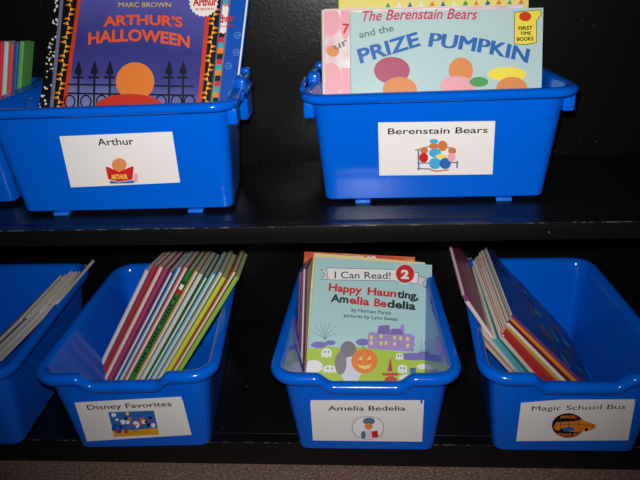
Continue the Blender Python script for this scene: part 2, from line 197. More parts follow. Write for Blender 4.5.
["poly","leafgreen",[[0.17723,0.14292],[0.17685,0.14129],[0.17569,0.13978],[0.17381,0.13849],[0.17136,0.13753],[0.1685,0.13695],[0.16542,0.13679],[0.16234,0.13706],[0.15945,0.13775],[0.15697,0.13881],[0.15507,0.14016],[0.15386,0.14172],[0.15343,0.14337],[0.15382,0.14501],[0.15499,0.14652],[0.15687,0.1478],[0.15932,0.14876],[0.16219,0.14934],[0.16526,0.1495],[0.16834,0.14922],[0.17122,0.14853],[0.17369,0.14748],[0.1756,0.14613],[0.17681,0.14457]]]],
'pinkpicture':[["poly","pink",[[-0.01258,0.2248],[-0.01304,0.2201],[-0.01429,0.21574],[-0.01626,0.21201],[-0.01881,0.20916],[-0.02176,0.2074],[-0.02492,0.20685],[-0.02807,0.20755],[-0.031,0.20944],[-0.03349,0.21239],[-0.03539,0.21622],[-0.03656,0.22064],[-0.03692,0.22536],[-0.03645,0.23006],[-0.03518,0.23442],[-0.03321,0.23813],[-0.03066,0.24095],[-0.02771,0.24269],[-0.02456,0.24323],[-0.02142,0.24254],[-0.01851,0.24066],[-0.01603,0.23772],[-0.01413,0.23392],[-0.01295,0.22951]]],
["poly","tan",[[-0.01384,0.18739],[-0.01415,0.1855],[-0.01501,0.18374],[-0.01636,0.18225],[-0.01813,0.18112],[-0.02018,0.18043],[-0.02237,0.18022],[-0.02456,0.18052],[-0.02659,0.1813],[-0.02833,0.1825],[-0.02967,0.18405],[-0.03049,0.18584],[-0.03076,0.18775],[-0.03045,0.18964],[-0.02959,0.19139],[-0.02823,0.19288],[-0.02646,0.19401],[-0.02442,0.1947],[-0.02223,0.1949],[-0.02004,0.1946],[-0.01801,0.19383],[-0.01627,0.19263],[-0.01494,0.19108],[-0.01411,0.18929]]],
["poly","pink",[[-0.01133,0.15142],[-0.01185,0.14604],[-0.01331,0.14104],[-0.0156,0.13676],[-0.01857,0.1335],[-0.02201,0.13147],[-0.02569,0.13082],[-0.02936,0.1316],[-0.03276,0.13375],[-0.03566,0.13713],[-0.03787,0.1415],[-0.03923,0.14656],[-0.03965,0.15196],[-0.03911,0.15734],[-0.03763,0.16233],[-0.03533,0.16659],[-0.03237,0.16983],[-0.02893,0.17183],[-0.02527,0.17246],[-0.02162,0.17168],[-0.01823,0.16954],[-0.01534,0.16619],[-0.01313,0.16185],[-0.01176,0.15681]]],
["poly","pink",[[0.0005,0.22449],[0.00023,0.21862],[-0.00046,0.21315],[-0.00154,0.20845],[-0.00292,0.20486],[-0.00452,0.20261],[-0.00622,0.20187],[-0.00791,0.20269],[-0.00947,0.205],[-0.0108,0.20866],[-0.0118,0.2134],[-0.01241,0.21891],[-0.01258,0.2248],[-0.01231,0.23067],[-0.01161,0.23612],[-0.01053,0.24079],[-0.00915,0.24435],[-0.00756,0.24657],[-0.00586,0.2473],[-0.00418,0.24649],[-0.00263,0.24419],[-0.0013,0.24057],[-0.0003,0.23585],[0.00031,0.23037]]],
["poly","pink",[[-0.01121,0.16527],[0.00196,0.16501],[0.00167,0.12336],[-0.01156,0.12359]]],
["text","redink","7",[-0.0099,0.21017],[-0.00054,0.20996],0.01184,0.02,0.0,0],
["text","greygreen","ur",[-0.01947,0.18843],[-0.00158,0.19629],0.00915,0.02,0.0,0]],
'haunting':[["poly","hill",[[-0.00272,0.07197],[0.02651,0.08072],[0.05741,0.07864],[0.08781,0.08397],[0.13174,0.08113],[0.19727,0.07645],[0.21466,0.07516],[0.21533,0.03252],[-0.0019,0.02042]]],
["poly","hill",[[0.04039,0.07082],[0.03977,0.06897],[0.03771,0.06714],[0.03436,0.06545],[0.02993,0.06402],[0.02473,0.06293],[0.01911,0.06228],[0.01346,0.06209],[0.00815,0.06239],[0.00356,0.06315],[-2e-05,0.06432],[-0.00234,0.06583],[-0.00323,0.06757],[-0.00264,0.06942],[-0.0006,0.07125],[0.00276,0.07295],[0.0072,0.07439],[0.01241,0.07548],[0.01805,0.07614],[0.02373,0.07633],[0.02905,0.07602],[0.03365,0.07526],[0.03722,0.07408],[0.03952,0.07256]]],
["poly","bushpurple",[[0.03079,0.08235],[0.03044,0.08096],[0.02922,0.0796],[0.02721,0.07836],[0.02456,0.07733],[0.02143,0.07657],[0.01805,0.07614],[0.01464,0.07607],[0.01144,0.07635],[0.00866,0.07698],[0.00648,0.07791],[0.00507,0.07907],[0.00451,0.08039],[0.00485,0.08178],[0.00606,0.08314],[0.00807,0.08439],[0.01073,0.08542],[0.01386,0.08619],[0.01725,0.08662],[0.02067,0.08669],[0.02388,0.0864],[0.02667,0.08577],[0.02884,0.08484],[0.03024,0.08367]]],
["poly","bushpurple",[[0.04456,0.08689],[0.04433,0.08585],[0.04352,0.08484],[0.04218,0.08392],[0.04041,0.08316],[0.03833,0.08261],[0.03607,0.08231],[0.0338,0.08227],[0.03166,0.08251],[0.0298,0.083],[0.02835,0.08371],[0.0274,0.08459],[0.02703,0.08559],[0.02725,0.08663],[0.02806,0.08764],[0.02939,0.08856],[0.03116,0.08933],[0.03325,0.08988],[0.03551,0.09018],[0.03779,0.09022],[0.03994,0.08998],[0.0418,0.08949],[0.04325,0.08878],[0.04419,0.08789]]],
["poly","bushpurple",[[0.09969,0.09188],[0.09938,0.09038],[0.09831,0.08892],[0.09656,0.08761],[0.09426,0.08653],[0.09155,0.08576],[0.08861,0.08534],[0.08566,0.08532],[0.08289,0.08568],[0.08048,0.08641],[0.07861,0.08745],[0.07739,0.08874],[0.07692,0.09018],[0.07722,0.09169],[0.07828,0.09315],[0.08002,0.09446],[0.08233,0.09555],[0.08505,0.09632],[0.08799,0.09674],[0.09096,0.09676],[0.09374,0.0964],[0.09614,0.09566],[0.09802,0.09462],[0.09923,0.09332]]],
["poly","bushpurple",[[0.19511,0.07586],[0.19433,0.07423],[0.19198,0.0726],[0.18822,0.07106],[0.18331,0.06973],[0.17758,0.0687],[0.17141,0.06803],[0.16524,0.06778],[0.15947,0.06795],[0.1545,0.06854],[0.15066,0.06951],[0.14823,0.07079],[0.14736,0.07229],[0.14811,0.07392],[0.15045,0.07556],[0.1542,0.0771],[0.15913,0.07843],[0.16488,0.07947],[0.17106,0.08014],[0.17726,0.0804],[0.18304,0.08022],[0.18802,0.07962],[0.19184,0.07865],[0.19426,0.07737]]],
["poly","bushpurple",[[0.19682,0.07729],[0.1965,0.07547],[0.1955,0.07372],[0.19387,0.07217],[0.19174,0.07091],[0.18925,0.07003],[0.18657,0.0696],[0.18387,0.06963],[0.18134,0.07013],[0.17916,0.07107],[0.17747,0.07238],[0.17638,0.07397],[0.17598,0.07573],[0.17628,0.07755],[0.17728,0.0793],[0.1789,0.08086],[0.18103,0.08213],[0.18353,0.08301],[0.18623,0.08345],[0.18894,0.08341],[0.19147,0.08291],[0.19366,0.08196],[0.19535,0.08065],[0.19642,0.07905]]],
["poly","housepurple",[[0.09671,0.08157],[0.09633,0.10577],[0.10319,0.10983],[0.11084,0.10684],[0.11246,0.11943],[0.13003,0.12253],[0.13123,0.11503],[0.14791,0.1176],[0.14854,0.12479],[0.15383,0.12519],[0.15525,0.10926],[0.16313,0.11073],[0.17204,0.10697],[0.17102,0.08144]]],
["poly","roofpurple",[[0.11044,0.10593],[0.11246,0.11943],[0.13003,0.12253],[0.13197,0.10753]]],
["poly","roofpurple",[[0.13203,0.1062],[0.1347,0.11662],[0.14791,0.1176],[0.15528,0.10838]]],
["poly","windowyellow",[[0.09959,0.10246],[0.10354,0.10276],[0.10385,0.09659],[0.0999,0.0963]]],
["poly","windowyellow",[[0.10004,0.09366],[0.10398,0.09396],[0.10428,0.08783],[0.10035,0.08754]]],
["poly","windowyellow",[[0.1153,0.10585],[0.11925,0.10614],[0.11953,0.09997],[0.11558,0.09967]]],
["poly","windowyellow",[[0.1158,0.09484],[0.11975,0.09513],[0.12002,0.089],[0.11609,0.08871]]],
["poly","windowyellow",[[0.12369,0.09543],[0.12763,0.09572],[0.12789,0.08959],[0.12395,0.08929]]],
["poly","windowyellow",[[0.13735,0.10527],[0.1413,0.10556],[0.14153,0.0994],[0.13759,0.0991]]],
["poly","windowyellow",[[0.13775,0.09515],[0.14168,0.09545],[0.14192,0.08932],[0.13799,0.08903]]],
["poly","windowyellow",[[0.14705,0.10467],[0.151,0.10496],[0.15122,0.0988],[0.14728,0.0985]]],
["poly","windowyellow",[[0.15849,0.10463],[0.16243,0.10493],[0.16263,0.09877],[0.15869,0.09847]]],
["poly","windowyellow",[[0.15885,0.09365],[0.16278,0.09394],[0.16297,0.08782],[0.15905,0.08753]]],
["line","greytree",[[0.02664,0.09085],[0.01977,0.09616],[0.00595,0.10047]],0.00058],
["line","greytree",[[0.02664,0.09085],[0.02111,0.09966],[0.01009,0.11087]],0.00058],
["line","greytree",[[0.02664,0.09085],[0.02346,0.10201],[0.01735,0.11787]],0.00058],
["line","greytree",[[0.02664,0.09085],[0.02577,0.10274],[0.02449,0.12008]],0.00058],
["line","greytree",[[0.02664,0.09085],[0.02839,0.10226],[0.0326,0.11865]],0.00058],
["line","greytree",[[0.02664,0.09085],[0.0311,0.10005],[0.04092,0.1121]],0.00058],
["line","greytree",[[0.02664,0.09085],[0.03276,0.09682],[0.04599,0.10254]],0.00058],
["line","greytree",[[0.18331,0.07801],[0.17744,0.083],[0.16537,0.08673]],0.00058],
["line","greytree",[[0.18331,0.07801],[0.17878,0.0861],[0.16948,0.09596]],0.00058],
["line","greytree",[[0.18331,0.07801],[0.18096,0.08819],[0.17622,0.10217]],0.00058],
["line","greytree",[[0.18331,0.07801],[0.18304,0.08884],[0.18265,0.10414]],0.00058],
["line","greytree",[[0.18331,0.07801],[0.18535,0.08841],[0.18978,0.10287]],0.00058],
["line","greytree",[[0.18331,0.07801],[0.18765,0.08645],[0.19688,0.09707]],0.00058],
["line","greytree",[[0.18331,0.07801],[0.18899,0.08359],[0.20098,0.08858]],0.00058],
["poly","white",[[0.03906,0.07099],[0.0389,0.06924],[0.03819,0.06757],[0.03697,0.06609],[0.03533,0.06491],[0.03339,0.06409],[0.03126,0.06371],[0.0291,0.06377],[0.02706,0.06429],[0.02527,0.06522],[0.02385,0.0665],[0.0229,0.06804],[0.02249,0.06975],[0.02264,0.0715],[0.02335,0.07317],[0.02457,0.07466],[0.02621,0.07585],[0.02816,0.07667],[0.03029,0.07705],[0.03246,0.07699],[0.03451,0.07647],[0.0363,0.07553],[0.03772,0.07424],[0.03866,0.07269]]],
["poly","white",[[0.02249,0.06975],[0.03906,0.07099],[0.03966,0.06243],[0.0354,0.06401],[0.03143,0.06133],[0.02713,0.0634],[0.02313,0.06119]]],
["poly","inkblack",[[0.0293,0.07074],[0.02909,0.06949],[0.02838,0.06892],[0.02761,0.06938],[0.02721,0.07058],[0.02743,0.07183],[0.02813,0.07239],[0.02891,0.07194]]],
["poly","inkblack",[[0.03469,0.07114],[0.03447,0.06989],[0.03377,0.06933],[0.03299,0.06978],[0.0326,0.07098],[0.03282,0.07223],[0.03352,0.0728],[0.0343,0.07234]]],
["poly","white",[[0.15471,0.07362],[0.15455,0.07235],[0.15398,0.07114],[0.15305,0.07007],[0.15182,0.06921],[0.15037,0.06861],[0.14881,0.06833],[0.14723,0.06838],[0.14574,0.06875],[0.14446,0.06943],[0.14345,0.07035],[0.1428,0.07148],[0.14255,0.07271],[0.14271,0.07398],[0.14327,0.0752],[0.1442,0.07628],[0.14543,0.07714],[0.14688,0.07774],[0.14846,0.07802],[0.15004,0.07797],[0.15152,0.0776],[0.15281,0.07692],[0.15381,0.07599],[0.15446,0.07486]]],
["poly","white",[[0.14255,0.07271],[0.15471,0.07362],[0.15492,0.06741],[0.15184,0.06856],[0.14887,0.06661],[0.14577,0.0681],[0.14278,0.0665]]],
["poly","inkblack",[[0.14784,0.07346],[0.14758,0.07221],[0.14686,0.07165],[0.1461,0.0721],[0.14575,0.0733],[0.14601,0.07455],[0.14673,0.07511],[0.14749,0.07466]]],
["poly","inkblack",[[0.15179,0.07375],[0.15153,0.0725],[0.15081,0.07194],[0.15005,0.07239],[0.1497,0.07359],[0.14997,0.07484],[0.15069,0.0754],[0.15144,0.07495]]],
["poly","white",[[0.161,0.05435],[0.1608,0.05279],[0.16011,0.05129],[0.15899,0.04997],[0.1575,0.04891],[0.15576,0.04818],[0.15387,0.04783],[0.15196,0.04789],[0.15017,0.04836],[0.14862,0.04919],[0.14741,0.05034],[0.14663,0.05173],[0.14632,0.05325],[0.14651,0.05482],[0.14719,0.05632],[0.14831,0.05765],[0.1498,0.05872],[0.15155,0.05945],[0.15345,0.0598],[0.15536,0.05973],[0.15715,0.05927],[0.15871,0.05843],[0.15992,0.05727],[0.1607,0.05588]]],
["poly","white",[[0.14632,0.05325],[0.161,0.05435],[0.16125,0.04668],[0.15753,0.04811],[0.15394,0.04571],[0.1502,0.04756],[0.1466,0.04558]]],
["poly","inkblack",[[0.15248,0.05414],[0.15222,0.05291],[0.1515,0.05236],[0.15075,0.0528],[0.15041,0.05399],[0.15067,0.05522],[0.15138,0.05578],[0.15213,0.05533]]],
["poly","inkblack",[[0.15725,0.0545],[0.15699,0.05327],[0.15627,0.05271],[0.15552,0.05316],[0.15518,0.05435],[0.15544,0.05558],[0.15615,0.05613],[0.1569,0.05569]]],
["poly","white",[[0.04823,0.04565],[0.04797,0.04423],[0.04702,0.04286],[0.04545,0.04163],[0.04336,0.04062],[0.0409,0.03989],[0.03823,0.03951],[0.03554,0.03949],[0.033,0.03984],[0.03079,0.04053],[0.02906,0.04152],[0.02792,0.04273],[0.02747,0.0441],[0.02772,0.04551],[0.02866,0.04689],[0.03023,0.04813],[0.03232,0.04915],[0.03479,0.04987],[0.03747,0.05026],[0.04017,0.05027],[0.04272,0.04992],[0.04493,0.04923],[0.04666,0.04824],[0.04778,0.04702]]],
["poly","white",[[0.02747,0.0441],[0.04823,0.04565],[0.0487,0.03876],[0.04341,0.0399],[0.03837,0.0376],[0.03305,0.03912],[0.02798,0.0372]]],
["poly","inkblack",[[0.03575,0.0451],[0.03553,0.04387],[0.03483,0.04332],[0.03406,0.04376],[0.03367,0.04495],[0.03389,0.04618],[0.03458,0.04673],[0.03536,0.04629]]],
["poly","inkblack",[[0.0425,0.04561],[0.04228,0.04438],[0.04158,0.04382],[0.04081,0.04427],[0.04042,0.04545],[0.04064,0.04668],[0.04134,0.04724],[0.04211,0.04679]]],
["poly","white",[[0.02636,0.04728],[0.02606,0.04459],[0.02477,0.04201],[0.02259,0.03972],[0.01968,0.03787],[0.01621,0.03659],[0.01244,0.03595],[0.00861,0.03602],[0.00499,0.03677],[0.00181,0.03816],[-0.0007,0.0401],[-0.00238,0.04246],[-0.0031,0.04507],[-0.00282,0.04776],[-0.00156,0.05035],[0.00061,0.05266],[0.00354,0.05453],[0.00702,0.05582],[0.01081,0.05646],[0.01467,0.05639],[0.01831,0.05563],[0.02149,0.05422],[0.024,0.05226],[0.02566,0.04989]]],
["poly","white",[[0.01516,0.03445],[0.015,0.03157],[0.01409,0.02883],[0.01249,0.02643],[0.01032,0.02451],[0.0077,0.02321],[0.00484,0.02262],[0.00191,0.02278],[-0.00088,0.02367],[-0.00334,0.02524],[-0.00531,0.02738],[-0.00666,0.02995],[-0.00729,0.03277],[-0.00715,0.03565],[-0.00625,0.0384],[-0.00466,0.04083],[-0.00247,0.04276],[0.00015,0.04407],[0.00303,0.04467],[0.00598,0.04451],[0.00878,0.04361],[0.01126,0.04202],[0.01322,0.03986],[0.01456,0.03728]]],
["poly","white",[[0.17438,0.04001],[0.17399,0.03844],[0.17274,0.03692],[0.17073,0.03554],[0.16809,0.0344],[0.16501,0.03358],[0.16169,0.03313],[0.15835,0.03308],[0.15523,0.03344],[0.15253,0.03418],[0.15044,0.03525],[0.1491,0.03658],[0.14861,0.03808],[0.14899,0.03964],[0.15023,0.04117],[0.15223,0.04256],[0.15487,0.0437],[0.15797,0.04453],[0.1613,0.04498],[0.16465,0.04503],[0.16778,0.04467],[0.17048,0.04392],[0.17257,0.04285],[0.1739,0.04151]]],
["poly","white",[[0.19718,0.06006],[0.19685,0.05893],[0.19584,0.05782],[0.19421,0.05681],[0.19208,0.05597],[0.1896,0.05536],[0.18692,0.05501],[0.18424,0.05496],[0.18173,0.0552],[0.17957,0.05571],[0.1779,0.05648],[0.17684,0.05743],[0.17645,0.05851],[0.17677,0.05965],[0.17778,0.06076],[0.17941,0.06177],[0.18154,0.06261],[0.18403,0.06323],[0.18671,0.06358],[0.1894,0.06363],[0.19191,0.06339],[0.19408,0.06287],[0.19575,0.0621],[0.1968,0.06115]]],
["poly","hairgrey",[[0.07855,0.07716],[0.07833,0.07331],[0.07723,0.06966],[0.07533,0.06646],[0.07277,0.06393],[0.06971,0.06223],[0.06637,0.06148],[0.06297,0.06172],[0.05973,0.06295],[0.05688,0.06508],[0.05461,0.06797],[0.05307,0.07142],[0.05237,0.07521],[0.05256,0.07907],[0.05364,0.08274],[0.05553,0.08597],[0.0581,0.08854],[0.06117,0.09026],[0.06454,0.09102],[0.06798,0.09077],[0.07124,0.08952],[0.0741,0.08735],[0.07636,0.08443],[0.07788,0.08095]]],
["poly","apron",[[0.08814,0.04633],[0.08789,0.04078],[0.08653,0.03554],[0.08418,0.03097],[0.08099,0.02737],[0.07718,0.02497],[0.073,0.02393],[0.06874,0.02433],[0.06467,0.02614],[0.06107,0.02924],[0.05819,0.03342],[0.05622,0.03841],[0.0553,0.04387],[0.0555,0.04943],[0.05681,0.05472],[0.05914,0.05936],[0.06234,0.06304],[0.06619,0.06549],[0.07043,0.06655],[0.07475,0.06613],[0.07886,0.06427],[0.08247,0.06111],[0.08534,0.05685],[0.08727,0.05181]]],
["poly","greydress",[[0.06414,0.05527],[0.06411,0.05059],[0.06343,0.04619],[0.06215,0.04237],[0.06037,0.03939],[0.05819,0.03743],[0.05578,0.03664],[0.05328,0.03707],[0.05087,0.03867],[0.04872,0.04136],[0.04695,0.04496],[0.04571,0.04921],[0.04506,0.05384],[0.04507,0.05853],[0.04572,0.06297],[0.04699,0.06683],[0.04878,0.06987],[0.05097,0.07186],[0.05341,0.07267],[0.05594,0.07223],[0.05837,0.07059],[0.06054,0.06785],[0.06229,0.0642],[0.06352,0.05991]]],
["poly","candyorange",[[0.11381,0.06243],[0.11333,0.05727],[0.11144,0.05236],[0.10827,0.04804],[0.10405,0.0446],[0.09905,0.04226],[0.09362,0.04118],[0.08811,0.04144],[0.08291,0.04301],[0.07834,0.0458],[0.07474,0.04961],[0.07234,0.0542],[0.0713,0.05925],[0.07172,0.06443],[0.07356,0.06938],[0.07671,0.07376],[0.08095,0.07727],[0.086,0.07965],[0.09149,0.08074],[0.09706,0.08048],[0.10232,0.07886],[0.1069,0.07602],[0.11049,0.07214],[0.11285,0.06751]]],
["poly","pumpkindark",[[0.10037,0.06143],[0.10036,0.05641],[0.09982,0.0517],[0.09879,0.04763],[0.09734,0.04446],[0.09557,0.04241],[0.0936,0.04161],[0.09155,0.04211],[0.08957,0.04388],[0.0878,0.04681],[0.08634,0.05069],[0.0853,0.05528],[0.08475,0.06026],[0.08474,0.06529],[0.08526,0.07004],[0.08628,0.07417],[0.08773,0.07739],[0.08952,0.07949],[0.09152,0.08031],[0.09359,0.07979],[0.09558,0.07798],[0.09737,0.075],[0.09882,0.07105],[0.09985,0.06642]]],
["poly","candyorange",[[0.09907,0.06133],[0.09909,0.05653],[0.09868,0.05205],[0.09784,0.04817],[0.09666,0.04515],[0.09519,0.04321],[0.09355,0.04246],[0.09184,0.04296],[0.09018,0.04467],[0.08868,0.04748],[0.08744,0.0512],[0.08654,0.0556],[0.08606,0.06036],[0.08601,0.06517],[0.08641,0.06969],[0.08724,0.07363],[0.08843,0.07669],[0.08991,0.07868],[0.09156,0.07944],[0.09329,0.07893],[0.09497,0.07718],[0.09648,0.07432],[0.09772,0.07054],[0.0986,0.06611]]],
["poly","windowyellow",[[0.08249,0.06182],[0.08645,0.06904],[0.08943,0.06234]]],
["poly","windowyellow",[[0.09638,0.06286],[0.09993,0.07005],[0.10328,0.06424]]],
["poly","windowyellow",[[0.08153,0.05571],[0.08774,0.05359],[0.09384,0.05319],[0.10449,0.05742],[0.10094,0.05028],[0.09325,0.048],[0.08533,0.04997]]],
["line","leafgreen",[[0.09067,0.07981],[0.08869,0.08404]],0.00195],
["poly","redcone",[[0.12968,0.0473],[0.13389,0.07129],[0.1383,0.04795]]],
["poly","redcone",[[0.1203,0.04404],[0.14874,0.04617],[0.14631,0.04173],[0.12308,0.03999]]],
["poly","redcloth",[[0.14618,0.03366],[0.14591,0.03167],[0.14495,0.02976],[0.14337,0.02807],[0.14129,0.02671],[0.13884,0.02576],[0.13619,0.02531],[0.13352,0.02536],[0.13101,0.02593],[0.12883,0.02698],[0.12713,0.02842],[0.12602,0.03017],[0.12558,0.03211],[0.12585,0.0341],[0.1268,0.03602],[0.12837,0.03772],[0.13045,0.03909],[0.13291,0.04004],[0.13558,0.0405],[0.13826,0.04044],[0.14078,0.03986],[0.14296,0.03881],[0.14466,0.03736],[0.14576,0.0356]]],
["poly","titleblue",[[0.1653,0.0551],[0.1752,0.0567],[0.17544,0.04817],[0.16597,0.04746]]],
["poly","ribbongrey",[[0.00885,0.20846],[0.02698,0.21074],[0.02857,0.18824],[0.01209,0.18984],[0.01871,0.19879]]],
["poly","ribbongrey",[[0.17189,0.20722],[0.19005,0.2048],[0.18211,0.19673],[0.18863,0.18791],[0.17051,0.19215]]],
["poly","white",[[0.02054,0.21122],[0.13525,0.21679],[0.17533,0.21406],[0.17405,0.19427],[0.13601,0.19708],[0.02476,0.19077]]],
["line","inkblack",[[0.02054,0.21122],[0.13525,0.21679],[0.17533,0.21406],[0.17405,0.19427],[0.13601,0.19708],[0.02476,0.19077],[0.02054,0.21122]],0.00071],
["line","inkblack",[[0.02081,0.20745],[0.01074,0.20765],[0.01864,0.19973],[0.01292,0.19084],[0.02476,0.19077]],0.00065],
["line","inkblack",[[0.17455,0.20929],[0.18915,0.20473],[0.18211,0.19673],[0.18771,0.18877],[0.17405,0.19427]],0.00065],
["text","inkblack","I Can Read!",[0.03542,0.19437],[0.12911,0.19985],0.01175,0.005,0.0,0],
["poly","white",[[0.16864,0.21168],[0.17039,0.21037],[0.16852,0.20909],[0.17004,0.2075],[0.16801,0.20653],[0.16926,0.20471],[0.16712,0.20408],[0.16808,0.20207],[0.16589,0.20179],[0.16652,0.19964],[0.16433,0.19971],[0.16463,0.19748],[0.1625,0.19791],[0.16245,0.19564],[0.16042,0.19641],[0.16004,0.19416],[0.15816,0.19526],[0.15744,0.19309],[0.15577,0.19448],[0.15473,0.19244],[0.1533,0.1941],[0.15198,0.19224],[0.15082,0.19412],[0.14924,0.19249],[0.14838,0.19454],[0.14659,0.19317],[0.14606,0.19535],[0.14409,0.19428],[0.14389,0.19654],[0.14179,0.1958],[0.14194,0.19807],[0.13977,0.19767],[0.14025,0.1999],[0.13805,0.19986],[0.13887,0.202],[0.1367,0.20232],[0.13783,0.20432],[0.13574,0.20498],[0.13715,0.20678],[0.1352,0.20779],[0.13686,0.20935],[0.13509,0.21066],[0.13695,0.21194],[0.13541,0.21354],[0.13744,0.21451],[0.13617,0.21634],[0.13831,0.21698],[0.13733,0.21901],[0.13953,0.21929],[0.13887,0.22147],[0.14108,0.22139],[0.14077,0.22366],[0.14292,0.22322],[0.14296,0.22553],[0.14501,0.22474],[0.14539,0.22703],[0.14729,0.22591],[0.14801,0.22813],[0.1497,0.2267],[0.15074,0.22878],[0.1522,0.22709],[0.15353,0.22899],[0.1547,0.22707],[0.15629,0.22873],[0.15716,0.22664],[0.15897,0.22803],[0.1595,0.22581],[0.16149,0.22689],[0.16168,0.2246],[0.1638,0.22535],[0.16363,0.22304],[0.16582,0.22345],[0.16532,0.22118],[0.16752,0.22122],[0.16669,0.21906],[0.16886,0.21874],[0.16771,0.21673],[0.16979,0.21606],[0.16837,0.21425],[0.17031,0.21325]]],
["poly","redcone",[[0.16742,0.21159],[0.16903,0.21038],[0.1673,0.2092],[0.16871,0.20773],[0.16684,0.20684],[0.16799,0.20516],[0.16602,0.20457],[0.1669,0.20272],[0.16488,0.20246],[0.16547,0.20047],[0.16345,0.20054],[0.16372,0.19847],[0.16175,0.19887],[0.16171,0.19677],[0.15983,0.19749],[0.15948,0.19541],[0.15774,0.19643],[0.15708,0.19442],[0.15553,0.19571],[0.15458,0.19383],[0.15326,0.19536],[0.15204,0.19364],[0.15097,0.19537],[0.14951,0.19387],[0.14872,0.19576],[0.14706,0.1945],[0.14657,0.19651],[0.14475,0.19553],[0.14457,0.19761],[0.14263,0.19692],[0.14277,0.19902],[0.14076,0.19865],[0.14121,0.20072],[0.13918,0.20068],[0.13994,0.20266],[0.13793,0.20295],[0.13897,0.20479],[0.13705,0.20541],[0.13835,0.20707],[0.13655,0.20799],[0.13808,0.20944],[0.13645,0.21065],[0.13817,0.21183],[0.13675,0.2133],[0.13862,0.2142],[0.13744,0.21589],[0.13942,0.21648],[0.13852,0.21836],[0.14055,0.21862],[0.13995,0.22063],[0.14198,0.22055],[0.14169,0.22265],[0.14368,0.22224],[0.14371,0.22437],[0.14561,0.22365],[0.14596,0.22576],[0.14771,0.22472],[0.14837,0.22677],[0.14994,0.22545],[0.1509,0.22737],[0.15224,0.22581],[0.15347,0.22756],[0.15455,0.22579],[0.15602,0.22733],[0.15682,0.22539],[0.15849,0.22668],[0.15898,0.22463],[0.16082,0.22563],[0.16099,0.22351],[0.16294,0.22421],[0.16279,0.22208],[0.16481,0.22245],[0.16435,0.22036],[0.16638,0.2204],[0.16561,0.2184],[0.16762,0.21811],[0.16656,0.21625],[0.16848,0.21563],[0.16717,0.21396],[0.16896,0.21304]]],
["text","white","2",[0.14577,0.20248],[0.15935,0.20254],0.0141,0.05,0.0,0],
["text","redink","Happy ",[0.02651,0.17272],[0.08215,0.17081],0.0125,0.035,0.0,0],
["text","redink","Haun",[0.09118,0.17055],[0.13932,0.16949],0.01245,0.035,0.0,0],
["text","inkblack","ting,",[0.14068,0.16913],[0.17611,0.16807],0.01243,0.035,0.0,0],
["text","inkblack","Am",[0.03143,0.15418],[0.06068,0.15359],0.01285,0.035,0.0,0],
["text","redink","elia",[0.06204,0.15323],[0.09573,0.15207],0.01281,0.035,0.0,0],
["text","redink","Be",[0.10335,0.15172],[0.12348,0.15138],0.01278,0.035,0.0,0],
["text","inkblack","delia",[0.12482,0.15148],[0.17169,0.1504],0.01276,0.035,0.0,0],
["text","inkblack","by Herman Parish",[0.06688,0.13992],[0.13157,0.13928],0.00589,0.01,0.0,0],
["text","inkblack","pictures by Lynn Sweat",[0.055,0.12999],[0.14392,0.12983],0.00585,0.01,0.0,0]],
'orangeback':[["text","cream","IIUS",[0.07088,0.23406],[0.1088,0.2349],0.01452,0.04,0.0,0]],
'label_arthur':[["poly","paper",[[-0.06626,0.11111],[0.07665,0.11279],[0.07374,0.04225],[-0.07218,0.03887]]],
["text","handink","Arthur",[-0.02021,0.09731],[0.02582,0.09722],0.0094,0.012,0.0,0],
["poly","tan",[[0.00983,0.06968],[0.00894,0.06729],[0.00744,0.06507],[0.00544,0.06318],[0.00308,0.06174],[0.0005,0.06086],[-0.00209,0.06061],[-0.00454,0.06099],[-0.00666,0.06198],[-0.00831,0.06352],[-0.00937,0.0655],[-0.00979,0.06777],[-0.00952,0.07018],[-0.00859,0.07256],[-0.00707,0.07476],[-0.00507,0.07663],[-0.00271,0.07803],[-0.00017,0.07888],[0.00239,0.07913],[0.0048,0.07875],[0.0069,0.07778],[0.00855,0.07627],[0.00963,0.07433],[0.01006,0.07208]]],
["poly","redcone",[[-0.01845,0.06667],[-0.01642,0.06786],[-0.00225,0.05998],[0.01679,0.06764],[0.01807,0.06574],[0.01232,0.04819],[-0.00577,0.04542],[-0.01931,0.0496]]],
["text","yellow","ARTHUR",[-0.01468,0.04948],[0.00685,0.04961],0.00651,0.03,0.0,0],
["poly","titleblue",[[-0.01747,0.04763],[-0.00593,0.04478],[0.01391,0.04752],[0.01289,0.04305],[-0.0186,0.04314]]],
["poly","pink",[[0.01607,0.057],[0.02108,0.05624],[0.01852,0.04484],[0.01303,0.04369]]]],
'label_bears':[["poly","paper",[[-0.07341,0.11111],[0.06764,0.10892],[0.07137,0.03619],[-0.07206,0.03766]]],
["text","handink","Berenstain Bears",[-0.06142,0.0951],[0.05988,0.09372],0.00811,0.012,0.0,0],
["line","benchgrey",[[-0.02731,0.07255],[-0.00788,0.07815],[0.01735,0.07467]],0.00122],
["line","benchgrey",[[-0.02326,0.07244],[-0.02185,0.04493]],0.00171],
["line","benchgrey",[[-0.0237,0.05454],[0.02724,0.05408]],0.00146],
["line","benchgrey",[[-0.02345,0.04672],[-0.00646,0.04571]],0.00146],
["line","benchgrey",[[0.0256,0.05584],[0.02622,0.04662]],0.00171],
["poly","skyblue",[[0.00109,0.08398],[0.00095,0.08313],[0.00044,0.08235],[-0.0004,0.08169],[-0.00151,0.08119],[-0.00283,0.0809],[-0.00425,0.08082],[-0.00568,0.08098],[-0.00702,0.08135],[-0.00818,0.08191],[-0.00909,0.08262],[-0.00967,0.08343],[-0.0099,0.08429],[-0.00975,0.08515],[-0.00923,0.08593],[-0.00839,0.08658],[-0.00728,0.08708],[-0.00597,0.08737],[-0.00455,0.08744],[-0.00313,0.08729],[-0.00179,0.08692],[-0.00063,0.08636],[0.00028,0.08565],[0.00086,0.08484]]],
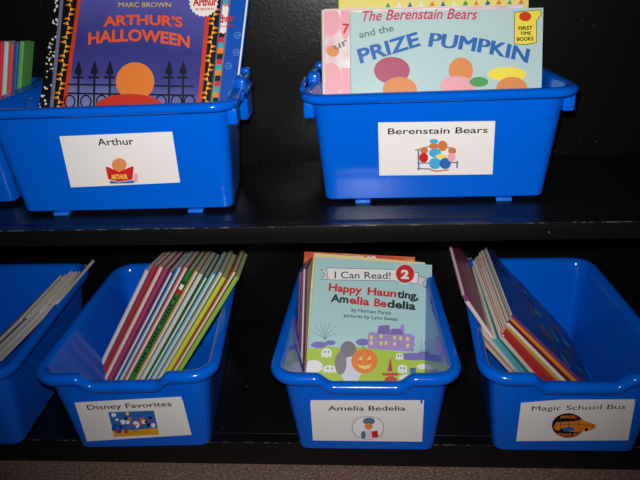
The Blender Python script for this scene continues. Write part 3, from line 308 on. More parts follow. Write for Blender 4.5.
["poly","orangebrown",[[-0.01114,0.0721],[-0.01126,0.07087],[-0.01172,0.06973],[-0.01248,0.06876],[-0.0135,0.06803],[-0.0147,0.06758],[-0.01601,0.06745],[-0.01733,0.06765],[-0.01857,0.06817],[-0.01964,0.06896],[-0.02048,0.06997],[-0.02103,0.07114],[-0.02124,0.07238],[-0.02111,0.07361],[-0.02065,0.07475],[-0.01988,0.07571],[-0.01886,0.07643],[-0.01767,0.07687],[-0.01637,0.077],[-0.01506,0.0768],[-0.01383,0.07629],[-0.01276,0.07551],[-0.01192,0.0745],[-0.01136,0.07334]]],
["poly","orangebrown",[[0.01242,0.07759],[0.01233,0.07572],[0.01183,0.07399],[0.01095,0.07251],[0.00977,0.07139],[0.00836,0.0707],[0.00681,0.07049],[0.00523,0.07078],[0.00373,0.07155],[0.00242,0.07274],[0.00139,0.07428],[0.0007,0.07604],[0.0004,0.07792],[0.00051,0.07978],[0.00102,0.0815],[0.0019,0.08296],[0.00308,0.08407],[0.00449,0.08474],[0.00602,0.08494],[0.00758,0.08465],[0.00907,0.0839],[0.01037,0.08272],[0.01141,0.08121],[0.01211,0.07946]]],
["poly","orangebrown",[[0.00168,0.07733],[0.00153,0.07626],[0.00098,0.07526],[6e-05,0.07442],[-0.00115,0.07379],[-0.00259,0.07341],[-0.00415,0.07331],[-0.00572,0.0735],[-0.00719,0.07396],[-0.00847,0.07466],[-0.00947,0.07555],[-0.01012,0.07658],[-0.01037,0.07767],[-0.01021,0.07874],[-0.00965,0.07973],[-0.00873,0.08056],[-0.00751,0.08119],[-0.00608,0.08156],[-0.00453,0.08166],[-0.00297,0.08148],[-0.0015,0.08102],[-0.00023,0.08032],[0.00077,0.07944],[0.00142,0.07842]]],
["poly","orangebrown",[[0.02361,0.07059],[0.02352,0.06936],[0.0231,0.06822],[0.02236,0.06726],[0.02137,0.06652],[0.02019,0.06608],[0.01889,0.06595],[0.01758,0.06615],[0.01633,0.06666],[0.01524,0.06745],[0.01438,0.06846],[0.01381,0.06963],[0.01357,0.07087],[0.01367,0.0721],[0.0141,0.07323],[0.01484,0.07419],[0.01583,0.07491],[0.01701,0.07535],[0.0183,0.07548],[0.0196,0.07528],[0.02084,0.07478],[0.02192,0.07399],[0.02279,0.07299],[0.02336,0.07183]]],
["poly","redcone",[[-0.01072,0.06193],[-0.01084,0.06016],[-0.01133,0.05852],[-0.01216,0.05712],[-0.01328,0.05606],[-0.01461,0.05541],[-0.01606,0.05521],[-0.01752,0.05548],[-0.0189,0.05621],[-0.0201,0.05733],[-0.02105,0.05878],[-0.02166,0.06045],[-0.02191,0.06223],[-0.02178,0.06399],[-0.02128,0.06562],[-0.02044,0.067],[-0.01932,0.06805],[-0.018,0.06869],[-0.01657,0.06888],[-0.01512,0.06861],[-0.01375,0.0679],[-0.01255,0.06679],[-0.01161,0.06536],[-0.01098,0.0637]]],
["poly","skyblue",[[0.00518,0.06801],[0.005,0.06641],[0.00433,0.06493],[0.00319,0.06367],[0.00166,0.06272],[-0.00014,0.06214],[-0.0021,0.06198],[-0.00408,0.06225],[-0.00594,0.06292],[-0.00756,0.06396],[-0.00883,0.06528],[-0.00965,0.0668],[-0.00998,0.06842],[-0.00979,0.07002],[-0.00909,0.07149],[-0.00795,0.07273],[-0.00643,0.07367],[-0.00463,0.07423],[-0.00269,0.07439],[-0.00073,0.07413],[0.00112,0.07346],[0.00274,0.07244],[0.004,0.07113],[0.00483,0.06962]]],
["poly","skyblue",[[0.00594,0.05349],[0.00579,0.05141],[0.00513,0.04947],[0.004,0.04783],[0.00247,0.04658],[0.00066,0.04581],[-0.00132,0.04558],[-0.00333,0.04591],[-0.00522,0.04677],[-0.00687,0.0481],[-0.00817,0.04982],[-0.00902,0.05179],[-0.00937,0.05388],[-0.00919,0.05596],[-0.00851,0.05788],[-0.00737,0.0595],[-0.00585,0.06073],[-0.00404,0.06148],[-0.00209,0.0617],[-0.0001,0.06137],[0.00177,0.06053],[0.00341,0.05922],[0.00471,0.05753],[0.00557,0.05558]]],
["poly","titleblue",[[0.01817,0.05317],[0.01805,0.05109],[0.01746,0.04916],[0.01642,0.04751],[0.01502,0.04626],[0.01334,0.04549],[0.0115,0.04526],[0.00963,0.04558],[0.00785,0.04644],[0.0063,0.04777],[0.00507,0.04948],[0.00426,0.05145],[0.00391,0.05354],[0.00404,0.05562],[0.00465,0.05753],[0.0057,0.05916],[0.0071,0.06039],[0.00877,0.06114],[0.01059,0.06136],[0.01244,0.06104],[0.0142,0.0602],[0.01574,0.05889],[0.01697,0.05721],[0.0178,0.05526]]],
["poly","pink",[[0.0232,0.06159],[0.02313,0.05998],[0.02273,0.05848],[0.02201,0.0572],[0.02102,0.05623],[0.01983,0.05563],[0.01853,0.05545],[0.01721,0.0557],[0.01594,0.05636],[0.01483,0.05739],[0.01395,0.05871],[0.01335,0.06024],[0.01309,0.06186],[0.01317,0.06347],[0.01358,0.06496],[0.01431,0.06623],[0.01529,0.06719],[0.01647,0.06777],[0.01776,0.06795],[0.01908,0.0677],[0.02033,0.06705],[0.02144,0.06604],[0.02232,0.06473],[0.02292,0.06321]]],
["poly","yellow",[[0.01198,0.06359],[0.0118,0.06286],[0.01118,0.0622],[0.01016,0.06164],[0.00883,0.06122],[0.00725,0.06098],[0.00555,0.06093],[0.00384,0.06107],[0.00224,0.0614],[0.00085,0.06188],[-0.00023,0.0625],[-0.00092,0.0632],[-0.00118,0.06394],[-0.00099,0.06467],[-0.00037,0.06534],[0.00065,0.0659],[0.00199,0.06631],[0.00356,0.06655],[0.00525,0.0666],[0.00696,0.06646],[0.00855,0.06613],[0.00994,0.06564],[0.01102,0.06503],[0.01171,0.06433]]],
["line","orangebrown",[[-0.0064,0.04455],[0.00012,0.04234],[0.01541,0.044]],0.00171]],
'label_disney':[["poly","paper",[[-0.09105,0.0965],[0.062,0.10334],[0.06385,0.02699],[-0.09249,0.01758]]],
["text","handink","Disney Favorites",[-0.07545,0.08226],[0.04535,0.08591],0.00898,0.012,0.0,0],
["poly","titleblue",[[-0.04772,0.0765],[0.01817,0.07803],[0.01697,0.0288],[-0.04974,0.02647]]],
["poly","gold2",[[-0.04934,0.04137],[-0.02258,0.03922],[0.01732,0.04316],[0.01697,0.0288],[-0.04974,0.02647]]],
["poly","titleblue2",[[-0.04352,0.04274],[-0.04451,0.0404],[-0.04614,0.03867],[-0.04798,0.03802],[-0.04954,0.03862],[-0.05038,0.04032],[-0.05029,0.04265],[-0.04929,0.04498],[-0.04766,0.0467],[-0.04583,0.04735],[-0.04428,0.04675],[-0.04344,0.04507]]],
["poly","titleblue2",[[-0.0408,0.049],[-0.04176,0.04654],[-0.04326,0.04473],[-0.04489,0.04405],[-0.04623,0.04469],[-0.0469,0.04647],[-0.04673,0.04891],[-0.04577,0.05136],[-0.04427,0.05316],[-0.04265,0.05383],[-0.04132,0.0532],[-0.04064,0.05143]]],
["poly","redcone",[[-0.03998,0.0381],[-0.0409,0.03571],[-0.04232,0.03394],[-0.04388,0.03328],[-0.04514,0.0339],[-0.04577,0.03564],[-0.0456,0.03801],[-0.04468,0.0404],[-0.04326,0.04215],[-0.04171,0.0428],[-0.04045,0.04219],[-0.03982,0.04047]]],
["poly","white",[[-0.03622,0.06148],[-0.03684,0.05997],[-0.03787,0.05885],[-0.03903,0.05843],[-0.04,0.05882],[-0.04052,0.05992],[-0.04046,0.06143],[-0.03983,0.06293],[-0.0388,0.06404],[-0.03765,0.06446],[-0.03668,0.06407],[-0.03616,0.06298]]],
["poly","titleblue2",[[-0.03628,0.03769],[-0.03716,0.03544],[-0.03857,0.03378],[-0.04013,0.03315],[-0.04142,0.03373],[-0.04209,0.03537],[-0.04196,0.03761],[-0.04107,0.03986],[-0.03966,0.04151],[-0.03811,0.04213],[-0.03683,0.04155],[-0.03616,0.03993]]],
["poly","inkblack",[[-0.03393,0.04652],[-0.03453,0.04525],[-0.0356,0.04431],[-0.03685,0.04396],[-0.03795,0.04428],[-0.0386,0.04519],[-0.03863,0.04645],[-0.03803,0.04772],[-0.03696,0.04865],[-0.03571,0.04901],[-0.03462,0.04868],[-0.03397,0.04777]]],
["poly","white",[[-0.02685,0.0585],[-0.02769,0.05704],[-0.02933,0.05596],[-0.03133,0.05555],[-0.03316,0.05591],[-0.03433,0.05696],[-0.03451,0.0584],[-0.03367,0.05985],[-0.03204,0.06093],[-0.03004,0.06134],[-0.02821,0.06098],[-0.02705,0.05994]]],
["poly","white",[[-0.02736,0.05547],[-0.02824,0.05338],[-0.02971,0.05183],[-0.03137,0.05124],[-0.03279,0.05178],[-0.03357,0.05331],[-0.03352,0.05539],[-0.03264,0.05749],[-0.03117,0.05903],[-0.02951,0.05961],[-0.0281,0.05907],[-0.02731,0.05756]]],
["poly","redcone",[[-0.02766,0.03709],[-0.02854,0.03458],[-0.02985,0.03273],[-0.03125,0.03203],[-0.03235,0.03269],[-0.03285,0.03452],[-0.03263,0.03702],[-0.03174,0.03952],[-0.03043,0.04136],[-0.02904,0.04204],[-0.02795,0.0414],[-0.02744,0.03958]]],
["poly","inkblack",[[-0.02202,0.06397],[-0.02265,0.06255],[-0.02375,0.0615],[-0.02503,0.06111],[-0.02615,0.06147],[-0.02679,0.0625],[-0.0268,0.06391],[-0.02617,0.06532],[-0.02507,0.06637],[-0.02379,0.06676],[-0.02268,0.06639],[-0.02203,0.06537]]],
["poly","white",[[-0.02064,0.05592],[-0.02149,0.05392],[-0.02297,0.05245],[-0.02466,0.05189],[-0.02613,0.05241],[-0.02697,0.05385],[-0.02695,0.05584],[-0.02609,0.05783],[-0.02462,0.05929],[-0.02293,0.05984],[-0.02147,0.05933],[-0.02063,0.0579]]],
["poly","orangebrown",[[-0.01568,0.06277],[-0.01655,0.06093],[-0.01814,0.05957],[-0.02003,0.05906],[-0.02171,0.05953],[-0.02272,0.06086],[-0.02279,0.06268],[-0.02192,0.06451],[-0.02032,0.06586],[-0.01844,0.06637],[-0.01677,0.06591],[-0.01576,0.06459]]],
["poly","redcone",[[-0.01677,0.05075],[-0.01743,0.04917],[-0.01857,0.048],[-0.01987,0.04756],[-0.02099,0.04797],[-0.02163,0.04911],[-0.02162,0.05068],[-0.02095,0.05226],[-0.01982,0.05342],[-0.01852,0.05385],[-0.0174,0.05345],[-0.01676,0.05231]]],
["poly","orangebrown",[[-0.0132,0.03706],[-0.01396,0.03576],[-0.0155,0.03479],[-0.0174,0.03441],[-0.01916,0.03473],[-0.0203,0.03566],[-0.02051,0.03695],[-0.01975,0.03825],[-0.01821,0.03922],[-0.0163,0.03959],[-0.01455,0.03927],[-0.01341,0.03835]]],
["poly","white",[[-0.00953,0.05419],[-0.01039,0.05237],[-0.01199,0.05102],[-0.01391,0.05051],[-0.01561,0.05097],[-0.01666,0.05228],[-0.01675,0.05409],[-0.01588,0.05591],[-0.01428,0.05725],[-0.01237,0.05775],[-0.01067,0.05729],[-0.00963,0.05599]]],
["poly","white",[[-0.0095,0.04669],[-0.01014,0.04512],[-0.01123,0.04395],[-0.01248,0.04352],[-0.01356,0.04392],[-0.01417,0.04506],[-0.01415,0.04662],[-0.0135,0.04819],[-0.01241,0.04935],[-0.01116,0.04978],[-0.01009,0.04938],[-0.00948,0.04825]]],
["poly","white",[[-0.00605,0.05144],[-0.00681,0.04953],[-0.00811,0.04812],[-0.00959,0.04759],[-0.01085,0.04808],[-0.01156,0.04947],[-0.01153,0.05137],[-0.01076,0.05328],[-0.00947,0.05468],[-0.00799,0.05521],[-0.00673,0.05472],[-0.00602,0.05334]]],
["poly","redcone",[[-0.0021,0.06173],[-0.00292,0.06003],[-0.00445,0.05878],[-0.00629,0.0583],[-0.00794,0.05874],[-0.00896,0.05996],[-0.00907,0.06164],[-0.00825,0.06333],[-0.00672,0.06458],[-0.00488,0.06505],[-0.00324,0.06463],[-0.00222,0.06341]]],
["poly","redcone",[[-0.00293,0.05234],[-0.00365,0.05044],[-0.00484,0.04904],[-0.00618,0.04852],[-0.00732,0.04901],[-0.00794,0.05038],[-0.00787,0.05227],[-0.00715,0.05416],[-0.00596,0.05555],[-0.00462,0.05607],[-0.00349,0.05558],[-0.00287,0.05422]]],
["poly","orangebrown",[[0.00159,0.06062],[0.0007,0.05871],[-0.00096,0.05729],[-0.00294,0.05675],[-0.00471,0.05724],[-0.00579,0.05862],[-0.0059,0.06053],[-0.005,0.06244],[-0.00334,0.06385],[-0.00137,0.06439],[0.00039,0.0639],[0.00148,0.06252]]],
["poly","white",[[0.00305,0.05578],[0.00216,0.05375],[0.00057,0.05225],[-0.00131,0.05168],[-0.00296,0.0522],[-0.00395,0.05367],[-0.004,0.05569],[-0.00311,0.05771],[-0.00152,0.05921],[0.00035,0.05977],[0.002,0.05925],[0.00298,0.05779]]],
["poly","inkblack",[[0.00517,0.05603],[0.00459,0.05472],[0.00353,0.05375],[0.00226,0.05339],[0.00114,0.05372],[0.00046,0.05466],[0.00041,0.05596],[0.001,0.05727],[0.00206,0.05823],[0.00332,0.05859],[0.00444,0.05826],[0.00512,0.05732]]],
["poly","inkblack",[[0.00725,0.04955],[0.00652,0.04737],[0.00541,0.04576],[0.00421,0.04515],[0.00325,0.04573],[0.00278,0.04731],[0.00293,0.04949],[0.00366,0.05167],[0.00477,0.05327],[0.00596,0.05386],[0.00692,0.0533],[0.00739,0.05172]]],
["poly","redcone",[[0.00943,0.05779],[0.00879,0.05647],[0.00756,0.0555],[0.00606,0.05513],[0.00471,0.05546],[0.00386,0.05641],[0.00374,0.05771],[0.00439,0.05902],[0.00562,0.05999],[0.00711,0.06036],[0.00846,0.06003],[0.00931,0.05909]]],
["poly","inkblack",[[0.01346,0.06408],[0.01281,0.06259],[0.01161,0.06149],[0.01019,0.06108],[0.00893,0.06146],[0.00817,0.06253],[0.00811,0.06402],[0.00876,0.0655],[0.00996,0.0666],[0.01137,0.06701],[0.01263,0.06663],[0.01339,0.06556]]],
["poly","white",[[0.01506,0.04877],[0.01419,0.04652],[0.01268,0.04486],[0.01095,0.04424],[0.00945,0.04482],[0.00859,0.04644],[0.0086,0.04868],[0.00947,0.05092],[0.01098,0.05257],[0.01271,0.05319],[0.0142,0.05261],[0.01506,0.051]]],
["poly","white",[[-0.03702,0.07135],[-0.03797,0.0693],[-0.03963,0.06778],[-0.04155,0.06721],[-0.04322,0.06774],[-0.04418,0.06923],[-0.04418,0.07126],[-0.04323,0.07331],[-0.04157,0.07481],[-0.03966,0.07537],[-0.038,0.07485],[-0.03703,0.07338]]],
["poly","yellow",[[-0.01821,0.07319],[-0.01888,0.07155],[-0.02001,0.07035],[-0.0213,0.0699],[-0.02239,0.07032],[-0.023,0.07151],[-0.02296,0.07313],[-0.02228,0.07476],[-0.02115,0.07596],[-0.01987,0.0764],[-0.01878,0.07598],[-0.01817,0.07481]]]],
'label_amelia':[["poly","paper",[[-0.08243,0.10105],[0.07121,0.10243],[0.07113,0.0215],[-0.0832,0.02142]]],
["text","handink","Amelia Bedelia",[-0.05891,0.08191],[0.04696,0.08305],0.00892,0.012,0.0,0],
["poly","paperpink",[[-0.02573,0.06968],[0.01393,0.07016],[0.01729,0.02727],[-0.02567,0.02656]]],
["poly","white",[[0.017,0.049],[0.01667,0.04512],[0.0157,0.04133],[0.01412,0.03775],[0.01195,0.03448],[0.00928,0.03164],[0.00617,0.02931],[0.00273,0.02758],[-0.00094,0.02648],[-0.00473,0.02607],[-0.00851,0.02636],[-0.01216,0.02733],[-0.01557,0.02896],[-0.01864,0.0312],[-0.02126,0.03397],[-0.02336,0.03717],[-0.02487,0.04073],[-0.02576,0.0445],[-0.02599,0.04839],[-0.02556,0.05228],[-0.0245,0.05603],[-0.02283,0.05955],[-0.02062,0.06272],[-0.01793,0.06546],[-0.01485,0.06768],[-0.01146,0.06933],[-0.00787,0.07035],[-0.00418,0.07073],[-0.0005,0.07044],[0.00306,0.06951],[0.0064,0.06794],[0.00942,0.0658],[0.01202,0.06314],[0.01414,0.06003],[0.01571,0.05657],[0.01667,0.05286]]],
["line","ovalblue",[[0.01756,0.04901],[0.01723,0.04499],[0.01624,0.04106],[0.01461,0.03734],[0.01239,0.03396],[0.00964,0.03101],[0.00645,0.0286],[0.00292,0.0268],[-0.00085,0.02566],[-0.00474,0.02524],[-0.00862,0.02554],[-0.01237,0.02655],[-0.01587,0.02824],[-0.01902,0.03056],[-0.02171,0.03343],[-0.02386,0.03675],[-0.02542,0.04044],[-0.02632,0.04435],[-0.02655,0.04839],[-0.02612,0.05241],[-0.02502,0.0563],[-0.02331,0.05994],[-0.02104,0.06323],[-0.01828,0.06606],[-0.01511,0.06837],[-0.01164,0.07007],[-0.00795,0.07113],[-0.00417,0.07152],[-0.00039,0.07122],[0.00326,0.07025],[0.00668,0.06863],[0.00978,0.06641],[0.01245,0.06365],[0.01463,0.06043],[0.01624,0.05685],[0.01722,0.05301],[0.01756,0.04901]],0.00073],
["poly","benchgrey",[[0.00552,0.06211],[0.00523,0.06025],[0.00437,0.0585],[0.00302,0.05699],[0.00127,0.05581],[-0.00078,0.05506],[-0.00297,0.05478],[-0.00515,0.055],[-0.00718,0.0557],[-0.00891,0.05683],[-0.01023,0.05831],[-0.01105,0.06004],[-0.0113,0.0619],[-0.01098,0.06376],[-0.01012,0.0655],[-0.00876,0.067],[-0.007,0.06816],[-0.00497,0.06889],[-0.0028,0.06916],[-0.00063,0.06895],[0.00138,0.06826],[0.0031,0.06715],[0.00442,0.06568],[0.00525,0.06397]]],
["poly","tan",[[0.00208,0.05163],[0.00187,0.04995],[0.00129,0.04837],[0.00038,0.04702],[-0.0008,0.04596],[-0.00217,0.04529],[-0.00364,0.04505],[-0.00511,0.04525],[-0.00647,0.04588],[-0.00763,0.0469],[-0.00851,0.04824],[-0.00905,0.04979],[-0.00922,0.05147],[-0.009,0.05315],[-0.00841,0.05471],[-0.0075,0.05606],[-0.00631,0.0571],[-0.00495,0.05776],[-0.00349,0.05799],[-0.00204,0.05779],[-0.00069,0.05717],[0.00047,0.05616],[0.00135,0.05484],[0.0019,0.0533]]],
["poly","apron2",[[0.00451,0.03657],[0.00418,0.03444],[0.00326,0.03243],[0.00179,0.03069],[-0.00011,0.02934],[-0.00233,0.02848],[-0.0047,0.02815],[-0.00707,0.0284],[-0.00927,0.02919],[-0.01114,0.03048],[-0.01257,0.03218],[-0.01345,0.03416],[-0.01372,0.03629],[-0.01338,0.03843],[-0.01243,0.04042],[-0.01096,0.04214],[-0.00905,0.04347],[-0.00685,0.04432],[-0.0045,0.04463],[-0.00215,0.04439],[2e-05,0.0436],[0.00189,0.04233],[0.00332,0.04066],[0.00421,0.0387]]],
["poly","benchgrey",[[-0.00776,0.03432],[-0.00791,0.03218],[-0.00828,0.03017],[-0.00885,0.02844],[-0.00959,0.02711],[-0.01043,0.02626],[-0.01132,0.02596],[-0.01221,0.02623],[-0.01303,0.02705],[-0.01372,0.02837],[-0.01423,0.03008],[-0.01454,0.03207],[-0.01462,0.03421],[-0.01446,0.03635],[-0.01408,0.03835],[-0.01351,0.04006],[-0.01278,0.04137],[-0.01194,0.0422],[-0.01106,0.04249],[-0.01018,0.04223],[-0.00937,0.04142],[-0.00868,0.04013],[-0.00816,0.03844],[-0.00785,0.03646]]],
["poly","redcone",[[0.00029,0.04184],[0.0088,0.0436],[0.00988,0.03046],[0.00131,0.02867]]]],
'label_magic':[["poly","paper",[[-0.07091,0.09683],[-0.02082,0.10327],[0.07494,0.10487],[0.0806,0.02707],[-0.0692,0.02289]]],
["text","handink","Magic School Bus",[-0.05546,0.08258],[0.06499,0.08768],0.00877,0.003,0.0,0],
["poly","inkblack",[[0.01711,0.05559],[0.01746,0.05149],[0.01717,0.04749],[0.01623,0.04371],[0.01469,0.04026],[0.01257,0.03726],[0.00995,0.03481],[0.0069,0.03297],[0.00351,0.03182],[-0.00011,0.0314],[-0.00383,0.0317],[-0.00756,0.03274],[-0.01116,0.03447],[-0.01452,0.03684],[-0.01755,0.03976],[-0.02014,0.04316],[-0.02221,0.04691],[-0.02372,0.0509],[-0.0246,0.05501],[-0.02485,0.05911],[-0.02445,0.06307],[-0.02343,0.06677],[-0.02182,0.07012],[-0.01967,0.073],[-0.01705,0.07534],[-0.01404,0.07707],[-0.01072,0.07815],[-0.0072,0.07854],[-0.00358,0.07823],[4e-05,0.07724],[0.00355,0.07559],[0.00686,0.07332],[0.00985,0.07051],[0.01244,0.06723],[0.01455,0.06358],[0.01613,0.05966]]],
["line","purple",[[0.01737,0.05559],[0.01772,0.0515],[0.01742,0.04749],[0.01647,0.04371],[0.01489,0.04026],[0.01275,0.03727],[0.01008,0.03481],[0.00699,0.03297],[0.00356,0.03182],[-0.00011,0.0314],[-0.00388,0.0317],[-0.00765,0.03274],[-0.01129,0.03447],[-0.0147,0.03683],[-0.01775,0.03976],[-0.02037,0.04315],[-0.02247,0.04691],[-0.02398,0.0509],[-0.02487,0.05501],[-0.02511,0.0591],[-0.02471,0.06306],[-0.02366,0.06677],[-0.02203,0.07011],[-0.01984,0.073],[-0.01719,0.07534],[-0.01413,0.07707],[-0.01077,0.07815],[-0.0072,0.07854],[-0.00353,0.07823],[0.00013,0.07724],[0.00369,0.07559],[0.00702,0.07332],[0.01005,0.07051],[0.01267,0.06723],[0.0148,0.06358],[0.01639,0.05966],[0.01737,0.05559]],0.00073],
["text","candyorange","MAGIC",[-0.01568,0.06765],[0.00555,0.06792],0.00585,0.05,0.00146,0],
["text","candyorange","SCHOOL BUS",[-0.0148,0.0352],[0.01442,0.03728],0.00567,0.04,-0.00244,0],
["poly","candyorange",[[-0.02233,0.0503],[-0.02065,0.06135],[0.00616,0.06404],[0.0115,0.06722],[0.03106,0.05813],[0.03373,0.05189],[0.02774,0.04627],[0.0095,0.04281],[-0.01789,0.04559]]],
["poly","titleblue",[[-0.01173,0.04966],[-0.00026,0.05377],[0.00888,0.04678],[-0.00677,0.04336]]],
["line","inkblack",[[-0.02042,0.05586],[0.00702,0.05859],[0.03067,0.05421]],0.00073],
["poly","inkblack",[[-0.00819,0.04573],[-0.00821,0.044],[-0.00875,0.0426],[-0.00972,0.04182],[-0.01092,0.0418],[-0.01212,0.04255],[-0.01307,0.04393],[-0.01358,0.04565],[-0.01356,0.04738],[-0.01301,0.04877],[-0.01205,0.04955],[-0.01085,0.04957],[-0.00966,0.04882],[-0.00871,0.04745]]],
["poly","inkblack",[[0.024,0.0478],[0.02402,0.04625],[0.02356,0.045],[0.02271,0.04429],[0.02164,0.04428],[0.02056,0.04495],[0.01968,0.04618],[0.01919,0.04773],[0.01918,0.04927],[0.01964,0.05052],[0.02049,0.05122],[0.02156,0.05123],[0.02264,0.05056],[0.02351,0.04934]]],
["line","inkblack",[[-0.01489,0.06221],[-0.01319,0.05043]],0.00061],
["line","inkblack",[[-0.00435,0.06313],[-0.00258,0.05137]],0.00061],
["line","inkblack",[[0.00882,0.06408],[0.01209,0.04683]],0.00061]]}
FLASH=28
D=math.radians
def srgb(r,g,b):
    f=lambda c:(c/255/12.92) if c/255<=.04045 else ((c/255+.055)/1.055)**2.4
    return (f(r),f(g),f(b),1)
# ---------------------------------------------------------------- materials
MATS={}
def principled(name,col,rough=.5,spec=.5,coat=0,coat_rough=.05):
    m=bpy.data.materials.new(name);m.use_nodes=True;nt=m.node_tree;b=nt.nodes['Principled BSDF']
    b.inputs['Base Color'].default_value=col;b.inputs['Roughness'].default_value=rough
    b.inputs['Specular IOR Level'].default_value=spec
    b.inputs['Coat Weight'].default_value=coat;b.inputs['Coat Roughness'].default_value=coat_rough
    return m,nt,b
def bump(nt,b,scale,strength,dist=.001,detail=3):
    tc=nt.nodes.new('ShaderNodeTexCoord');n=nt.nodes.new('ShaderNodeTexNoise');n.inputs['Scale'].default_value=scale;n.inputs['Detail'].default_value=detail
    bp=nt.nodes.new('ShaderNodeBump');bp.inputs['Strength'].default_value=strength;bp.inputs['Distance'].default_value=dist
    nt.links.new(tc.outputs['Object'],n.inputs['Vector']);nt.links.new(n.outputs['Fac'],bp.inputs['Height']);nt.links.new(bp.outputs['Normal'],b.inputs['Normal'])
    return tc,n
PAL=dict(black=(14,12,16),orangered=(208,62,30),candyorange=(240,130,30),candyyellow=(250,200,50),gold=(205,180,80),gold2=(228,160,30),orangetitle=(238,92,30),
 fence=(22,18,44),orangeface=(232,128,52),redcloth=(200,52,34),cream=(240,236,226),redink=(205,28,36),greenstrip=(96,190,84),candyred=(214,40,60),teal=(60,170,170),
 paleblue=(96,150,214),pinkred=(206,46,84),greygreen=(96,136,120),titleblue=(44,104,180),titleblue2=(30,70,170),yellow=(246,224,80),inkblack=(22,22,28),handink=(46,40,50),mauve=(178,84,112),
 tan=(226,142,84),pink=(238,168,178),leafgreen=(80,160,84),hill=(176,208,52),bushpurple=(120,112,190),housepurple=(170,142,206),roofpurple=(128,104,180),windowyellow=(246,222,90),
 greytree=(110,120,140),white=(240,240,240),hairgrey=(124,120,128),apron=(222,222,232),apron2=(226,214,226),greydress=(140,124,132),pumpkindark=(214,92,20),redcone=(208,36,38),ribbongrey=(214,218,224),
 paper=(234,228,226),paperpink=(232,216,220),skyblue=(70,170,216),orangebrown=(210,120,64),benchgrey=(96,116,142),ovalblue=(92,130,190),purple=(96,60,130))
def ink(c):
    if c in MATS: return MATS[c]
    m,nt,b=principled('printed_'+c,srgb(*PAL[c]),.45 if c not in('paper','handink') else .8,.3)
    MATS[c]=m;return m
def rgbmat(name,rgb,rough=.35,spec=.4,coat=0,noise=None):
    if name in MATS: return MATS[name]
    m,nt,b=principled(name,srgb(*rgb),rough,spec,coat)
    if noise:
        tc=nt.nodes.new('ShaderNodeTexCoord');n=nt.nodes.new('ShaderNodeTexNoise');n.inputs['Scale'].default_value=noise[0]
        cr=nt.nodes.new('ShaderNodeValToRGB');cr.color_ramp.interpolation='CONSTANT' if len(noise)>3 else 'LINEAR'
        cr.color_ramp.elements[0].color=srgb(*noise[1]);cr.color_ramp.elements[0].position=.35
        cr.color_ramp.elements[1].color=srgb(*noise[2]);cr.color_ramp.elements[1].position=.52 if len(noise)>3 else .65
        e=cr.color_ramp.elements.new(.46 if len(noise)<=3 else .51);e.color=srgb(*rgb)
        nt.links.new(tc.outputs['Object'],n.inputs['Vector']);nt.links.new(n.outputs['Fac'],cr.inputs['Fac']);nt.links.new(cr.outputs['Color'],b.inputs['Base Color'])
    MATS[name]=m;return m
BLUE,nt,b=principled('blue_plastic',srgb(0,96,216),.17,.45); bump(nt,b,260,.06,.0006)
FOOTBLUE=principled('light_blue_plastic',srgb(24,112,220),.3,.5)[0]
# black laminate: small scratches and worn specks
LAM,nt,b=principled('black_laminate',srgb(11,11,12),.30,.5)
tc,n=bump(nt,b,220,.22,.0012,5)
n2=nt.nodes.new('ShaderNodeTexNoise');n2.inputs['Scale'].default_value=150;n2.inputs['Detail'].default_value=4
cr=nt.nodes.new('ShaderNodeValToRGB');cr.color_ramp.elements[0].position=.72;cr.color_ramp.elements[0].color=srgb(15,15,17);cr.color_ramp.elements[1].position=.80;cr.color_ramp.elements[1].color=srgb(110,108,105)
nt.links.new(tc.outputs['Object'],n2.inputs['Vector']);nt.links.new(n2.outputs['Fac'],cr.inputs['Fac']);nt.links.new(cr.outputs['Color'],b.inputs['Base Color'])
# chipped edge
CHIP,nt,b=principled('worn_black_edge',srgb(14,13,13),.4,.5)
tc=nt.nodes.new('ShaderNodeTexCoord');mp=nt.nodes.new('ShaderNodeMapping');mp.inputs['Scale'].default_value=(60,1,1)
n=nt.nodes.new('ShaderNodeTexNoise');n.inputs['Scale'].default_value=1;n.inputs['Detail'].default_value=6;n.inputs['Roughness'].default_value=.7
cr=nt.nodes.new('ShaderNodeValToRGB');cr.color_ramp.elements[0].position=.50;cr.color_ramp.elements[0].color=srgb(24,22,22);cr.color_ramp.elements[1].position=.72;cr.color_ramp.elements[1].color=srgb(150,135,120)
nt.links.new(tc.outputs['Object'],mp.inputs['Vector']);nt.links.new(mp.outputs['Vector'],n.inputs['Vector']);nt.links.new(n.outputs['Fac'],cr.inputs['Fac']);nt.links.new(cr.outputs['Color'],b.inputs['Base Color'])
# carpet
CARP,nt,b=principled('speckled_carpet',srgb(110,95,88),.95,.1)
tc=nt.nodes.new('ShaderNodeTexCoord');n=nt.nodes.new('ShaderNodeTexNoise');n.inputs['Scale'].default_value=260;n.inputs['Detail'].default_value=3;n.inputs['Roughness'].default_value=.7
cr=nt.nodes.new('ShaderNodeValToRGB');els=cr.color_ramp.elements
els[0].position=.30;els[0].color=srgb(46,44,50);els[1].position=.72;els[1].color=srgb(196,176,158)
for p,c in ((.42,(96,104,100)),(.50,(150,98,84)),(.58,(132,122,114))): e=els.new(p);e.color=srgb(*c)
bp=nt.nodes.new('ShaderNodeBump');bp.inputs['Strength'].default_value=.8;bp.inputs['Distance'].default_value=.004
nt.links.new(tc.outputs['Object'],n.inputs['Vector']);nt.links.new(n.outputs['Fac'],cr.inputs['Fac']);nt.links.new(cr.outputs['Color'],b.inputs['Base Color'])
nt.links.new(n.outputs['Fac'],bp.inputs['Height']);nt.links.new(bp.outputs['Normal'],b.inputs['Normal'])
WALL,nt,b=principled('painted_wall',srgb(150,146,138),.85,.2);bump(nt,b,90,.2)
